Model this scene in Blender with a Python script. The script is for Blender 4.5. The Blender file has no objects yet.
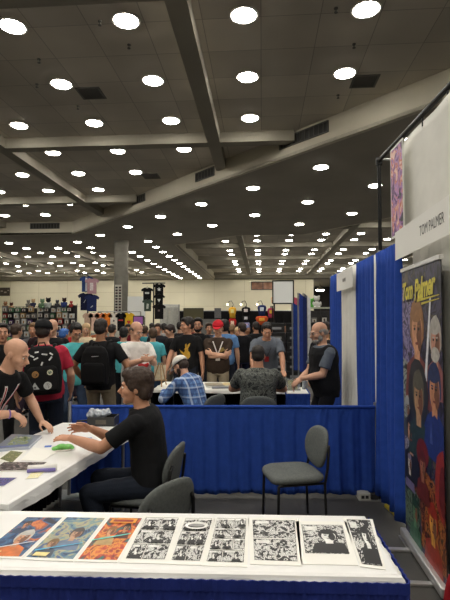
import bpy, bmesh, math, random
from mathutils import Vector, Matrix, Euler, noise
from mathutils.bvhtree import BVHTree
random.seed(7)
PI = math.pi
SC = bpy.context.scene
COL = SC.collection
V = Vector
def R_(d): return math.radians(d)

# ---------------------------------------------------------------- camera
CAMH = 1.737
cd = bpy.data.cameras.new('camera'); cam = bpy.data.objects.new('camera', cd); COL.objects.link(cam)
cd.sensor_fit = 'VERTICAL'; cd.sensor_height = 24; cd.lens = 485/600*24; cd.clip_end = 300
cam.location = (0, 0, CAMH); cam.rotation_euler = (R_(92.6), 0, R_(4.36))
SC.camera = cam
CM = Euler((R_(92.6), 0, R_(4.36))).to_matrix()
def ray(px, py): return CM @ V((px-225, 300-py, -485))
def P(px, py, Y):
    d = ray(px, py); t = Y/d.y
    return V((d.x*t, Y, CAMH+d.z*t))
def G(px, py, z=0.0):
    d = ray(px, py); t = (z-CAMH)/d.z
    return V((d.x*t, d.y*t, z))

# ---------------------------------------------------------------- tagging
def tag(o, label=None, cat=None, group=None, kind=None):
    if label: o['label'] = label
    if cat: o['category'] = cat
    if group: o['group'] = group
    if kind: o['kind'] = kind
    return o
def empty(name, loc=(0, 0, 0), rz=0, label=None, cat=None, group=None):
    o = bpy.data.objects.new(name, None); COL.objects.link(o)
    o.location = loc; o.rotation_euler = (0, 0, rz); o.empty_display_size = 0.1
    return tag(o, label, cat, group)
def link(name, me, m=None, parent=None, smooth=False):
    o = bpy.data.objects.new(name, me); COL.objects.link(o)
    if m is not None:
        for mm in (m if isinstance(m, (list, tuple)) else [m]): me.materials.append(mm)
    if parent: o.parent = parent
    if smooth:
        me.polygons.foreach_set('use_smooth', [True]*len(me.polygons))
    return o
def obj(name, bm, m=None, parent=None, smooth=False, loc=None, rot=None, recalc=True):
    if recalc: bmesh.ops.recalc_face_normals(bm, faces=bm.faces)
    me = bpy.data.meshes.new(name); bm.to_mesh(me); bm.free()
    o = link(name, me, m, parent, smooth)
    if loc is not None: o.location = loc
    if rot is not None: o.rotation_euler = rot
    return o
def struct(o): o['kind'] = 'structure'; return o
def kids(o): return list(o.children)
def dup(o, loc=None, rz=None, label=None, group=None, parent=None, ch=None):
    ch = ch or {}
    c = o.copy(); COL.objects.link(c)
    if parent: c.parent = parent
    if loc is not None: c.location = loc
    if rz is not None: c.rotation_euler = (0, 0, rz)
    if label: c['label'] = label
    if group: c['group'] = group
    for k in CH.get(o.name, ()): dup(k, parent=c)
    CH[c.name] = [x for x in []]
    return c
CH = {}
def reg(o):
    "remember the children tree of a prototype so copies are quick"
    CH[o.name] = list(o.children)
    for k in o.children: reg(k)

# ---------------------------------------------------------------- materials
MC = {}
def mat(name, col, rough=0.6, metal=0.0, var=0.0, vscale=8, bump=0.0, bscale=60, emit=None, es=1.0, spec=None, alpha=None, sheen=0, coat=0, trans=0):
    if name in MC: return MC[name]
    m = bpy.data.materials.new(name); m.use_nodes = True; nt = m.node_tree; N = nt.nodes; L = nt.links
    b = N['Principled BSDF']
    c = tuple(col)+(1,) if len(col) == 3 else col
    b.inputs['Base Color'].default_value = c
    b.inputs['Roughness'].default_value = rough; b.inputs['Metallic'].default_value = metal
    if spec is not None: b.inputs['Specular IOR Level'].default_value = spec
    if sheen: b.inputs['Sheen Weight'].default_value = sheen
    if coat: b.inputs['Coat Weight'].default_value = coat
    if trans: b.inputs['Transmission Weight'].default_value = trans
    if emit: b.inputs['Emission Color'].default_value = tuple(emit)+(1,); b.inputs['Emission Strength'].default_value = es
    tc = N.new('ShaderNodeTexCoord')
    if var:
        n = N.new('ShaderNodeTexNoise'); n.inputs['Scale'].default_value = vscale; n.inputs['Detail'].default_value = 5
        L.new(tc.outputs['Object'], n.inputs['Vector'])
        r = N.new('ShaderNodeValToRGB'); L.new(n.outputs['Fac'], r.inputs['Fac'])
        r.color_ramp.elements[0].position = 0.3; r.color_ramp.elements[1].position = 0.7
        r.color_ramp.elements[0].color = tuple(max(0, x*(1-var)) for x in c[:3])+(1,)
        r.color_ramp.elements[1].color = tuple(min(1, x*(1+var)) for x in c[:3])+(1,)
        L.new(r.outputs['Color'], b.inputs['Base Color'])
    if bump:
        n = N.new('ShaderNodeTexNoise'); n.inputs['Scale'].default_value = bscale; n.inputs['Detail'].default_value = 4
        L.new(tc.outputs['Object'], n.inputs['Vector'])
        bp = N.new('ShaderNodeBump'); bp.inputs['Strength'].default_value = bump; bp.inputs['Distance'].default_value = 0.01
        L.new(n.outputs['Fac'], bp.inputs['Height']); L.new(bp.outputs['Normal'], b.inputs['Normal'])
    MC[name] = m
    return m
def S(r, g, b):  # srgb 0-255 -> linear
    f = lambda x: (x/255)/12.92 if x/255 <= 0.04045 else ((x/255+0.055)/1.055)**2.4
    return (f(r), f(g), f(b))
def cloth(name, rgb, var=0.12, rough=0.85): return mat('fabric_'+name, S(*rgb), rough, var=var, vscale=14, bump=0.25, bscale=120, spec=0.2)

# ---------------------------------------------------------------- mesh helpers
def NB(): return bmesh.new()
def box(bm, a, b, mi=0, M=None):
    (x0, y0, z0), (x1, y1, z1) = a, b
    vs = [bm.verts.new(V(p) if M is None else M @ V(p)) for p in [(x0,y0,z0),(x1,y0,z0),(x1,y1,z0),(x0,y1,z0),(x0,y0,z1),(x1,y0,z1),(x1,y1,z1),(x0,y1,z1)]]
    for f in [(0,3,2,1),(4,5,6,7),(0,1,5,4),(1,2,6,5),(2,3,7,6),(3,0,4,7)]:
        bm.faces.new([vs[i] for i in f]).material_index = mi
    return vs
def rbox(bm, a, b, r=0.01, seg=2):
    t = NB(); box(t, a, b)
    bmesh.ops.recalc_face_normals(t, faces=t.faces)
    bmesh.ops.bevel(t, geom=t.edges[:], offset=r, segments=seg, affect='EDGES', profile=0.6)
    merge(bm, t)
def merge(bm, t, M=None):
    if M is not None: bmesh.ops.transform(t, matrix=M, verts=t.verts)
    me = bpy.data.meshes.new('t'); t.to_mesh(me); t.free(); bm.from_mesh(me); bpy.data.meshes.remove(me)
def frame(d):
    d = d.normalized(); up = V((0, 0, 1)) if abs(d.z) < 0.95 else V((0, 1, 0))
    x = up.cross(d).normalized(); y = d.cross(x)
    return x, y
def tube(bm, pts, r, seg=10, cap=True, mi=0):
    pts = [V(p) for p in pts]; n = len(pts)
    rs = r if isinstance(r, (list, tuple)) else [r]*n
    rings = []; px = None
    for i, p in enumerate(pts):
        d = (pts[min(i+1, n-1)]-pts[max(i-1, 0)]).normalized()
        if px is None: x, y = frame(d)
        else:
            x = (px-d*px.dot(d)).normalized(); y = d.cross(x)
        px = x
        rings.append([bm.verts.new(p+(x*math.cos(2*PI*k/seg)+y*math.sin(2*PI*k/seg))*rs[i]) for k in range(seg)])
    for i in range(n-1):
        for k in range(seg):
            bm.faces.new((rings[i][k], rings[i][(k+1) % seg], rings[i+1][(k+1) % seg], rings[i+1][k])).material_index = mi
    if cap:
        bm.faces.new(rings[0][::-1]).material_index = mi; bm.faces.new(rings[-1]).material_index = mi
def loft(bm, rings, cap=True):
    rr = [[bm.verts.new(p) for p in r] for r in rings]; k = len(rr[0])
    for i in range(len(rr)-1):
        for j in range(k): bm.faces.new((rr[i][j], rr[i][(j+1) % k], rr[i+1][(j+1) % k], rr[i+1][j]))
    if cap: bm.faces.new(rr[0][::-1]); bm.faces.new(rr[-1])
SPH = {}
def ell(bm, c, r, M=None, u=16, v=10):
    X = Matrix.Translation(V(c)) @ Matrix.Diagonal((r[0], r[1], r[2], 1))
    if M is not None: X = M @ X
    key = (u, v)
    if key not in SPH:
        pts = [V((0, 0, -1))]+[V((math.sin(PI*j/v)*math.cos(2*PI*i/u), math.sin(PI*j/v)*math.sin(2*PI*i/u), -math.cos(PI*j/v))) for j in range(1, v) for i in range(u)]+[V((0, 0, 1))]
        fs = [(0, 1+(i+1) % u, 1+i) for i in range(u)]
        fs += [(1+j*u+i, 1+j*u+(i+1) % u, 1+(j+1)*u+(i+1) % u, 1+(j+1)*u+i) for j in range(v-2) for i in range(u)]
        fs += [(1+(v-2)*u+i, 1+(v-2)*u+(i+1) % u, len(pts)-1) for i in range(u)]
        SPH[key] = (pts, fs)
    pts, fs = SPH[key]; new = bm.verts.new; vs = [new(X @ p) for p in pts]
    for f in fs: bm.faces.new([vs[k] for k in f])
def cap(bm, a, b, ra, rb, seg=14):
    a, b = V(a), V(b)
    if (b-a).length < 1e-4: ell(bm, a, (ra,)*3); return
    tube(bm, [a, b], [ra, rb], seg)
    ell(bm, a, (ra,)*3, u=seg, v=8); ell(bm, b, (rb,)*3, u=seg, v=8)
def prism(bm, pts, z0, z1, M=None, mi=0):
    "pts: 2D outline"
    a = [bm.verts.new((M @ V((x, y, z0))) if M else V((x, y, z0))) for x, y in pts]
    b = [bm.verts.new((M @ V((x, y, z1))) if M else V((x, y, z1))) for x, y in pts]
    n = len(pts)
    bm.faces.new(a[::-1]).material_index = mi; bm.faces.new(b).material_index = mi
    for i in range(n): bm.faces.new((a[i], a[(i+1) % n], b[(i+1) % n], b[i])).material_index = mi
WORK = bpy.data.scenes.new('workbench')
def evaluated(o):
    "evaluate one temporary object in a scene of its own, quick even when the hall is full"
    WORK.collection.objects.link(o); vl = WORK.view_layers[0]; vl.update(); dg = vl.depsgraph
    me = bpy.data.meshes.new_from_object(o.evaluated_get(dg)); WORK.collection.objects.unlink(o)
    return me
def remeshed(name, bm, m, parent, voxel=0.01, it=3, wr=0.0, fac=0.5, wscale=9):
    me = bpy.data.meshes.new('tmp'); bmesh.ops.recalc_face_normals(bm, faces=bm.faces); bm.to_mesh(me); bm.free()
    o = bpy.data.objects.new('tmp', me)
    md = o.modifiers.new('r', 'REMESH'); md.mode = 'VOXEL'; md.voxel_size = voxel; md.use_smooth_shade = True
    if it:
        s = o.modifiers.new('s', 'SMOOTH'); s.iterations = it; s.factor = fac
    nm = evaluated(o); nm.name = name
    bpy.data.objects.remove(o); bpy.data.meshes.remove(me)
    if wr:
        off = V((random.random()*50, random.random()*50, 0))
        nn = [v.normal.copy() for v in nm.vertices]; cs = [v.co.copy() for v in nm.vertices]; out = []
        for q0, n0 in zip(cs, nn):
            q = q0*wscale; q.z *= 0.7
            out.extend(q0+n0*(noise.noise(q+off)*wr+noise.noise(q*2.3+off)*wr*0.45))
        nm.vertices.foreach_set('co', out); nm.update()
    nm.materials.clear()
    return link(name, nm, m, parent, True)
def circle_pts(cx, cy, rx, ry, n=20, a0=0, a1=2*PI):
    return [(cx+rx*math.cos(a0+(a1-a0)*i/n), cy+ry*math.sin(a0+(a1-a0)*i/n)) for i in range(n)]
def text_bm(s, size, bold=0.0, spacing=1.0, shear=0.0):
    c = bpy.data.curves.new('t', 'FONT'); c.body = s; c.size = size; c.offset = bold; c.space_character = spacing
    c.align_x = 'CENTER'; c.align_y = 'CENTER'; c.shear = shear; c.resolution_u = 3
    o = bpy.data.objects.new('t', c)
    me = evaluated(o)
    bm = NB(); bm.from_mesh(me); bpy.data.meshes.remove(me); bpy.data.objects.remove(o); bpy.data.curves.remove(c)
    return bm
def strokes_bm(w, h, n, seed=0):
    "a row of short upright marks, too small to be read"
    rnd = random.Random(seed); ps = []
    for i in range(n):
        x = -w/2+w*(i+.5)/n; t = w/n*.22; y0 = -h/2*rnd.uniform(.6, 1); y1 = h/2*rnd.uniform(.7, 1)
        ps.append([(x-t, y0), (x+t, y0), (x+t, y1), (x-t, y1)])
    return poly_bm(ps)
def poly_bm(polys):
    bm = NB()
    for p in polys:
        f = bm.faces.new([bm.verts.new((x, y, 0)) for x, y in p])
    return bm
def decal(name, target, bm, m, parent, origin, right, up, off=0.002, step=0.02, flip=False):
    """lay a flat 2D shape (x right, y up) on a surface of target (same local space)"""
    bmesh.ops.triangulate(bm, faces=bm.faces)
    for _ in range(4):
        es = [e for e in bm.edges if e.calc_length() > step*1.6]
        if not es: break
        bmesh.ops.subdivide_edges(bm, edges=es, cuts=1); bmesh.ops.triangulate(bm, faces=bm.faces)
    bv = BVHTree.FromPolygons([v.co.copy() for v in target.data.vertices], [tuple(p.vertices) for p in target.data.polygons])
    right = V(right).normalized(); up = V(up).normalized(); n = right.cross(up).normalized(); O = V(origin)
    for v in bm.verts:
        q = O+right*v.co.x+up*v.co.y
        h = bv.ray_cast(q+n*0.35, -n, 0.8)
        if h[0] is None:
            h = bv.find_nearest(q)
        v.co = h[0]+n*off+h[1]*off*0.5 if h[1].dot(n) > 0 else h[0]+n*off
    me = bpy.data.meshes.new(name)
    # give the print a real thickness
    ext = bmesh.ops.extrude_face_region(bm, geom=bm.faces[:])
    for g in ext['geom']:
        if isinstance(g, bmesh.types.BMVert): g.co += n*0.0008
    bm.to_mesh(me); bm.free()
    return link(name, me, m, parent)
LAMP = 44.0
# ---------------------------------------------------------------- people
SKIN = {'fair': (205, 158, 132), 'tan': (196, 144, 116), 'olive': (170, 122, 92), 'brown': (120, 80, 58)}
def skin(k): return mat('skin_'+k, S(*SKIN[k]), 0.5, var=0.08, vscale=12, bump=0.08, bscale=150, spec=0.4)
def ik(a, t, l1, l2, hint):
    a, t, hint = V(a), V(t), V(hint)
    d = t-a; L = d.length
    if L > (l1+l2)*0.995: d = d.normalized()*(l1+l2)*0.995; L = d.length; t = a+d
    if L < abs(l1-l2)+0.02: L = abs(l1-l2)+0.02; d = d.normalized()*L; t = a+d
    u = d.normalized(); x = (l1*l1-l2*l2+L*L)/(2*L); h = math.sqrt(max(0, l1*l1-x*x))
    p = hint-u*hint.dot(u)
    p = p.normalized() if p.length > 1e-4 else frame(u)[0]
    return a+u*x+p*h, t
def hand(bm, w, d, n, side, s, curl=0.35, fr=0.0085, spread=1.0, curls=None):
    """w wrist, d finger direction, n palm normal, side = +1/-1 picks the thumb side"""
    d = V(d).normalized(); n = (V(n)-d*V(n).dot(d)).normalized(); t = d.cross(n)*side
    M = Matrix.Translation(w+d*0.048*s) @ Matrix((t, d, n)).transposed().to_4x4()
    ell(bm, (0, 0, 0), (0.040*s, 0.052*s, 0.0155*s), M)
    ell(bm, (0.022*s, -0.015*s, 0.006*s), (0.020*s, 0.030*s, 0.016*s), M)
    lens = [0.078, 0.088, 0.082, 0.064]
    for i in range(4):
        o = (0.029-0.0195*i)*s
        base = w+d*(0.084-0.004*abs(i-1.3))*s+t*o
        c = curls[i] if curls else curl*(1+0.12*i)
        dd = (d+t*(0.10-0.075*i)*spread).normalized()
        p = base; L = lens[i]*s; r = fr*s
        for k, (fl, da) in enumerate(((0.45, 0.5), (0.3, 1.25), (0.25, 1.9))):
            a = c*da
            q = p+(dd*math.cos(a)+n*math.sin(a))*L*fl
            cap(bm, p, q, r*(1.08-0.1*k), r*(1.0-0.1*k), 8); p = q
    b = w+d*0.024*s+t*0.024*s
    m1 = b+(d*0.55+t*0.75+n*0.35).normalized()*0.042*s
    m2 = m1+(d*0.9+t*0.35+n*0.25).normalized()*0.032*s
    m3 = m2+(d*0.98+t*0.05+n*0.2).normalized()*0.024*s
    cap(bm, b, m1, fr*1.5*s, fr*1.25*s, 8); cap(bm, m1, m2, fr*1.2*s, fr*1.05*s, 8); cap(bm, m2, m3, fr*1.05*s, fr*0.9*s, 8)

TR = [(-0.09, .150, .105), (-0.03, .166, .112), (.05, .163, .112), (.14, .152, .106), (.24, .158, .110), (.34, .178, .120), (.42, .186, .112), (.47, .165, .098), (.505, .105, .078), (.53, .066, .062)]
def person(label, loc, rot=0, h=1.75, vox=0.014, girth=1.0, belly=0.0, lean=(0, 0), side=0.0, twist=0.0, head=(0, 0, 0), pz=0.93,
           arms=None, legs=None, skin_k='fair', hair='short', hair_c=(40, 28, 20), shirt=(20, 20, 22), shirt_m=None, sleeve='short', pants=(40, 46, 60),
           shoe=(25, 25, 28), hem=-0.10, beard=None, cap_c=None, cap_back=False, collar=False, glasses=False, vest=None, group=None, hunch=0.0,
           wr=0.007, eyes=True, cat='person', name='person'):
    s = h/1.75
    root = empty(name, loc, R_(rot), label, cat, group)
    I = {'root': root}
    # spine curve
    def spine(extra=0.0):
        a0, a1 = R_(lean[0]), R_(lean[1]); out = []
        zs = [t[0] for t in TR]; p = V((0, 0, 0)); zprev = 0.0
        def at(z):
            n = 14; q = V((0, 0, 0))
            for i in range(n):
                zz = z*(i+0.5)/n; a = a0+(a1-a0)*max(0, min(1, zz/0.5))
                q = q+V((math.sin(R_(side))*1.0, -math.sin(a), math.cos(a)*math.cos(R_(side))))*(z/n)
            a = a0+(a1-a0)*max(0, min(1, z/0.5))
            return q, a
        return at
    at = spine()
    PEL = V((0, 0, pz*s))
    def T(x, y, z):  # torso frame point
        q, a = at(z); tw = R_(twist)*max(0, min(1, z/0.45))
        x, y = x*math.cos(tw)-y*math.sin(tw), x*math.sin(tw)+y*math.cos(tw)
        sd = R_(side)
        return PEL+(q+V((x*math.cos(sd), y*math.cos(a)-0, y*math.sin(a)-x*math.sin(sd))))*s
    def rings(infl, z0, z1, n=24, ny=None):
        out = []
        zz = sorted(set([z0, z1]+[t[0] for t in TR if z0 < t[0] < z1]+[z0+(z1-z0)*k/8 for k in range(1, 8)]))
        for z in zz:
            for i in range(len(TR)-1):
                if TR[i][0] <= z <= TR[i+1][0]: break
            else: i = 0 if z < TR[0][0] else len(TR)-2
            f = max(-0.3, min(1, (z-TR[i][0])/(TR[i+1][0]-TR[i][0])))
            hw = (TR[i][1]+(TR[i+1][1]-TR[i][1])*f); hd = (TR[i][2]+(TR[i+1][2]-TR[i][2])*f)
            g = girth if z < 0.45 else 1+(girth-1)*0.5
            bl = belly*math.exp(-((z-0.12)/0.13)**2)
            hw = hw*g+infl+bl*0.35; hd = hd*g+infl+bl*0.5
            r = []
            for k in range(n):
                t = 2*PI*k/n; c, sn = math.cos(t), math.sin(t)
                ex = 0.86
                x = hw*math.copysign(abs(c)**ex, c); y = hd*math.copysign(abs(sn)**ex, sn)-bl*0.5
                r.append(T(x, y, z))
            out.append(r)
        return out
    g2 = 1+(girth-1)*0.6
    sh = {}
    for k, sx in (('L', 1), ('R', -1)):
        sh[k] = T(sx*0.178*g2, -hunch, 0.435)
    arms = arms or {}
    A = {}
    for k, sx in (('L', 1), ('R', -1)):
        a = arms.get(k, {})
        tgt = a.get('to'); rel = a.get('rel')
        if tgt is None:
            tgt = sh[k]+V(rel if rel else (sx*0.07, -0.05, -0.53))*s
        el, wr_ = ik(sh[k], tgt, 0.29*s, 0.255*s, a.get('hint', (sx*0.5, 0.7, -0.2)))
        d = a.get('d'); d = V(d) if d is not None else (wr_-el)
        nn = V(a.get('n', (-sx, -0.2, 0)))
        A[k] = (el, wr_, d, nn, a)
    hipL = {}
    Lg = {}
    legs = legs or {}
    for k, sx in (('L', 1), ('R', -1)):
        hp = T(sx*0.092, 0, -0.04)
        l = legs.get(k, {})
        an = V(l['to']) if 'to' in l else V((sx*0.11, 0.01, 0.085))*s
        kn, an = ik(hp, an, 0.43*s, 0.42*s, l.get('hint', (sx*0.08, -1, 0)))
        fd = V(l.get('foot', (sx*0.25, -1, 0))).normalized()
        Lg[k] = (hp, kn, an, fd)
    # head frame
    nb = T(0, 0.0, 0.515)
    q, a1 = at(0.5)
    ndir = V((0, -math.sin(a1*0.6+R_(8)), math.cos(a1*0.6+R_(8))))
    hc = nb+ndir*0.155*s
    HM = Matrix.Translation(hc) @ Euler((R_(-head[1])*-1, R_(head[2]), R_(head[0])), 'XYZ').to_matrix().to_4x4() @ Matrix.Diagonal((s*1.07, s*1.07, s*1.07, 1))
    I.update(T=T, HM=HM, A=A, sh=sh, Lg=Lg, s=s)
    def H(x, y, z): return HM @ V((x, y, z))
    # ---- body
    b = NB()
    loft(b, rings(-0.016, -0.09, 0.53))
    cap(b, nb-ndir*0.03*s, H(0, 0.022, -0.05), 0.060*s*g2, 0.054*s*g2)
    ell(b, (0, 0.016, 0.038), (0.076, 0.097, 0.086), HM)
    ell(b, (0, -0.030, -0.022), (0.064, 0.062, 0.082), HM)
    ell(b, (0, -0.040, -0.074), (0.050, 0.045, 0.036), HM)
    ell(b, (0, -0.070, -0.098), (0.026, 0.022, 0.019), HM)
    ell(b, (0, -0.078, 0.024), (0.052, 0.018, 0.014), HM)
    ell(b, (0, -0.088, -0.060), (0.025, 0.012, 0.014), HM)
    for sx in (-1, 1):
        ell(b, (sx*0.043, -0.058, -0.028), (0.024, 0.030, 0.026), HM)
        ell(b, (sx*0.074, 0.012, -0.012), (0.014, 0.020, 0.033), HM)
    tube(b, [H(0, -0.080, 0.018), H(0, -0.098, -0.008), H(0, -0.116, -0.030), H(0, -0.100, -0.040)], [0.010*s, 0.012*s, 0.0155*s, 0.012*s], 8)
    for k, sx in (('L', 1), ('R', -1)):
        el, w, d, nn, a = A[k]
        cap(b, sh[k], el, 0.055*s*g2, 0.041*s*g2); cap(b, el, el+(w-el)*0.35, 0.042*s*g2, 0.043*s*g2); cap(b, el+(w-el)*0.35, w, 0.043*s*g2, 0.027*s*g2)
        hand(b, w, d, nn, a.get('thumb', -sx), s, a.get('curl', 0.3), 0.0088 if vox < 0.009 else 0.0115, a.get('spread', 1.0), a.get('curls'))
        hp, kn, an, fd = Lg[k]
        cap(b, hp, kn, 0.078*s*g2, 0.052*s); cap(b, kn, kn+(an-kn)*0.35, 0.053*s, 0.055*s); cap(b, kn+(an-kn)*0.35, an, 0.055*s, 0.038*s)
        cap(b, an+V((0, 0, -0.03))*s, an+(fd*0.12+V((0, 0, -0.05)))*s, 0.035*s, 0.028*s)
    body = remeshed('body', b, skin(skin_k), root, vox, 2 if vox < 0.009 else 1)
    I['body'] = body
    # ---- eyes, brows, lips
    if eyes:
        dk = mat('dark_eye', (0.02, 0.015, 0.01), 0.2); wh = mat('eye_white', (0.75, 0.72, 0.68), 0.3)
        for sx in (-1, 1):
            e = NB(); ell(e, (sx*0.030, -0.0835, 0.001), (0.0135, 0.008, 0.0065), HM); eo = obj('eye', e, wh, root, True)
            e = NB(); ell(e, (sx*0.030, -0.0895, 0.001), (0.0058, 0.004, 0.0058), HM); obj('iris', e, dk, eo, True)
        bm = NB()
        for sx in (-1, 1): tube(bm, [H(sx*0.014, -0.0955, 0.020), H(sx*0.030, -0.094, 0.026), H(sx*0.048, -0.080, 0.020)], [0.0035*s, 0.0045*s, 0.002*s], 6)
        obj('eyebrows', bm, mat('hair_%d_%d_%d' % hair_c, S(*hair_c), 0.6, var=0.3, vscale=60, bump=0.5, bscale=200), root, True)
        bm = NB(); ell(bm, (0, -0.0945, -0.0565), (0.021, 0.007, 0.0035), HM); ell(bm, (0, -0.0945, -0.0645), (0.018, 0.007, 0.004), HM)
        obj('lips', bm, mat('lips', S(150, 88, 76), 0.5), root, True)
    hm = mat('hair_%d_%d_%d' % hair_c, S(*hair_c), 0.6, var=0.3, vscale=60, bump=0.5, bscale=200)
    hv = max(0.006, vox*0.8)
    def hairobj(nm, bm, wr2=0.004): return remeshed(nm, bm, hm, root, hv, 1, wr2, wscale=40)
    if cap_c and hair in ('short', 'full'): hair = 'crew'
    if hair in ('short', 'crew', 'full', 'long', 'ponytail'):
        bm = NB()
        k = {'crew': 0.003, 'short': 0.007, 'full': 0.014, 'long': 0.013, 'ponytail': 0.008}[hair]
        ell(bm, (0, 0.026, 0.048), (0.078+k, 0.094+k, 0.080+k), HM)
        ell(bm, (0, 0.050, 0.000), (0.072+k, 0.068+k*0.7, 0.075+k*0.5), HM)
        if hair in ('short', 'full'):
            ell(bm, (0, -0.045, 0.095), (0.060, 0.040, 0.026+k), HM)
            for sx in (-1, 1): ell(bm, (sx*0.070, 0.000, 0.022), (0.012+k*0.4, 0.034, 0.040), HM)
        if hair == 'full':
            ell(bm, (0.0, -0.052, 0.088), (0.066, 0.045, 0.034), HM)
            for sx in (-1, 1):
                ell(bm, (sx*0.072, 0.012, 0.020), (0.018, 0.060, 0.050), HM); ell(bm, (sx*0.060, 0.062, -0.035), (0.030, 0.040, 0.052), HM)
            ell(bm, (0, 0.075, -0.045), (0.062, 0.040, 0.055), HM)
        if hair == 'long':
            cap(bm, H(0, 0.06, 0.0), H(0, 0.085, -0.20), 0.075*s, 0.055*s)
            for sx in (-1, 1): cap(bm, H(sx*0.06, 0.03, 0.03), H(sx*0.07, 0.03, -0.17), 0.030*s, 0.026*s)
        if hair == 'ponytail': tube(bm, [H(0, 0.11, 0.05), H(0, 0.16, 0.03), H(0, 0.17, -0.06), H(0, 0.15, -0.14)], [0.028*s, 0.03*s, 0.028*s, 0.012*s], 10)
        hairobj('hair', bm)
    elif hair == 'fringe':
        bm = NB()
        ell(bm, (0, 0.062, -0.002), (0.074, 0.058, 0.042), HM)
        for sx in (-1, 1): ell(bm, (sx*0.070, 0.020, 0.020), (0.013, 0.050, 0.024), HM)
        hairobj('hair', bm, 0.002)
    if beard:
        bmn = mat('beard_%d_%d_%d' % beard, S(*beard), 0.8, var=0.3, vscale=60, bump=0.5, bscale=200)
        bm = NB(); ell(bm, (0, -0.050, -0.088), (0.052, 0.046, 0.036), HM)
        for sx in (-1, 1): ell(bm, (sx*0.052, -0.020, -0.055), (0.018, 0.034, 0.042), HM)
        ell(bm, (0, -0.094, -0.046), (0.030, 0.010, 0.006), HM)
        o = remeshed('beard', bm, bmn, root, hv, 1, 0.003, wscale=40)
    if glasses:
        bm = NB()
        for sx in (-1, 1):
            pts = [H(sx*0.031+0.019*math.cos(t), -0.104, 0.000+0.014*math.sin(t)) for t in [2*PI*i/12 for i in range(13)]]
            tube(bm, pts, 0.0018*s, 6, cap=False)
            tube(bm, [H(sx*0.050, -0.102, 0.004), H(sx*0.078, -0.02, 0.004), H(sx*0.078, 0.02, -0.002)], 0.0018*s, 6)
        tube(bm, [H(-0.012, -0.105, 0.003), H(0.012, -0.105, 0.003)], 0.0018*s, 6)
        obj('glasses', bm, mat('glasses_frame', (0.01, 0.01, 0.01), 0.3), root, True)
    if cap_c:
        cm = cloth('cap_%d_%d_%d' % cap_c, cap_c)
        bm = NB()
        rr = []
        for j in range(7):
            t = j/6*PI/2*0.98; rr.append([H(0.093*math.cos(t)*math.cos(u), 0.016+0.112*math.cos(t)*math.sin(u), 0.040+0.100*math.sin(t)) for u in [2*PI*i/24 for i in range(24)]])
        loft(bm, rr)
        ell(bm, (0, 0.016, 0.141), (0.007, 0.007, 0.004), HM)
        cp = obj('cap', bm, cm, root, True)
        bm = NB(); sg = 1 if cap_back else -1
        out = []; inn = []
        for i in range(13):
            u = PI*(0.12+0.76*i/12); x = math.cos(u); y = math.sin(u)
            inn.append((0.091*x, 0.016+sg*0.110*y)); out.append((0.092*x, 0.016+sg*(0.110+0.075*(y-0.35)/0.65)*max(y, .36)))
        vs = []
        for (x, y), (x2, y2) in zip(inn, out):
            vs.append([H(x, y, 0.045), H(x2, y2, 0.045-0.02*(1-abs(x2)/0.09)), H(x2, y2, 0.040-0.02*(1-abs(x2)/0.09)), H(x, y, 0.040)])
        vv = [[bm.verts.new(p) for p in q] for q in vs]
        for i in range(12):
            for j in range(4): bm.faces.new((vv[i][j], vv[i][(j+1) % 4], vv[i+1][(j+1) % 4], vv[i+1][j]))
        bm.faces.new(vv[0]); bm.faces.new(vv[-1][::-1])
        obj('brim', bm, cm, cp)
        I['cap'] = cp
    # ---- shirt
    sm = shirt_m or cloth('shirt_%d_%d_%d' % shirt, shirt)
    sv = max(vox, 0.009)
    bm = NB(); loft(bm, rings(0.012, hem, 0.515))
    ends = []
    for k, sx in (('L', 1), ('R', -1)):
        el, w, d, nn, a = A[k]
        ell(bm, sh[k]-V((sx*0.01, 0, 0.005)), (0.068*s*g2,)*3)
        if sleeve == 'short':
            e = sh[k]+(el-sh[k])*0.72
            tube(bm, [sh[k], sh[k]+(el-sh[k])*0.3, e], [0.068*s*g2, 0.067*s*g2, 0.066*s*g2], 18)
        elif sleeve == 'long':
            cap(bm, sh[k], el, 0.067*s*g2, 0.056*s*g2); tube(bm, [el, w-(w-el)*0.05], [0.056*s*g2, 0.038*s*g2], 16)
        elif sleeve == 'rolled':
            cap(bm, sh[k], el, 0.067*s*g2, 0.056*s*g2); tube(bm, [el, el+(w-el)*0.25], [0.056*s*g2, 0.053*s*g2], 16)
    I['shirt'] = remeshed('shirt', bm, sm, root, sv, 2, wr)
    if vest:
        bm = NB(); loft(bm, rings(0.026, hem-0.03, 0.50))
        for k, sx in (('L', 1), ('R', -1)): ell(bm, sh[k]-V((sx*0.035, 0, 0.0)), (0.066*s*g2, 0.085*s*g2, 0.075*s*g2))
        I['vest'] = remeshed('vest', bm, cloth('vest_%d_%d_%d' % vest, vest), root, sv, 2, wr)
    if collar:
        bm = NB(); rr = []
        for (dz, rr_, dy) in ((-0.045, 0.080, 0.0), (-0.008, 0.072, 0.0), (-0.003, 0.076, 0.0), (-0.035, 0.090, 0.002)):
            rr.append([nb+ndir*dz*s+V((rr_*math.cos(t)*s*g2, (rr_*math.sin(t)+dy)*s*g2-(0.015*s if math.sin(t) < 0 else 0), (-0.012*s if math.sin(t) < -0.7 else 0))) for t in [2*PI*i/20 for i in range(20)]])
        rr.append(rr[0]); loft(bm, rr, cap=False)
        obj('collar', bm, sm, root, True)
    # ---- trousers and shoes
    bm = NB(); loft(bm, rings(0.004, -0.13, 0.03))
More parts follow.
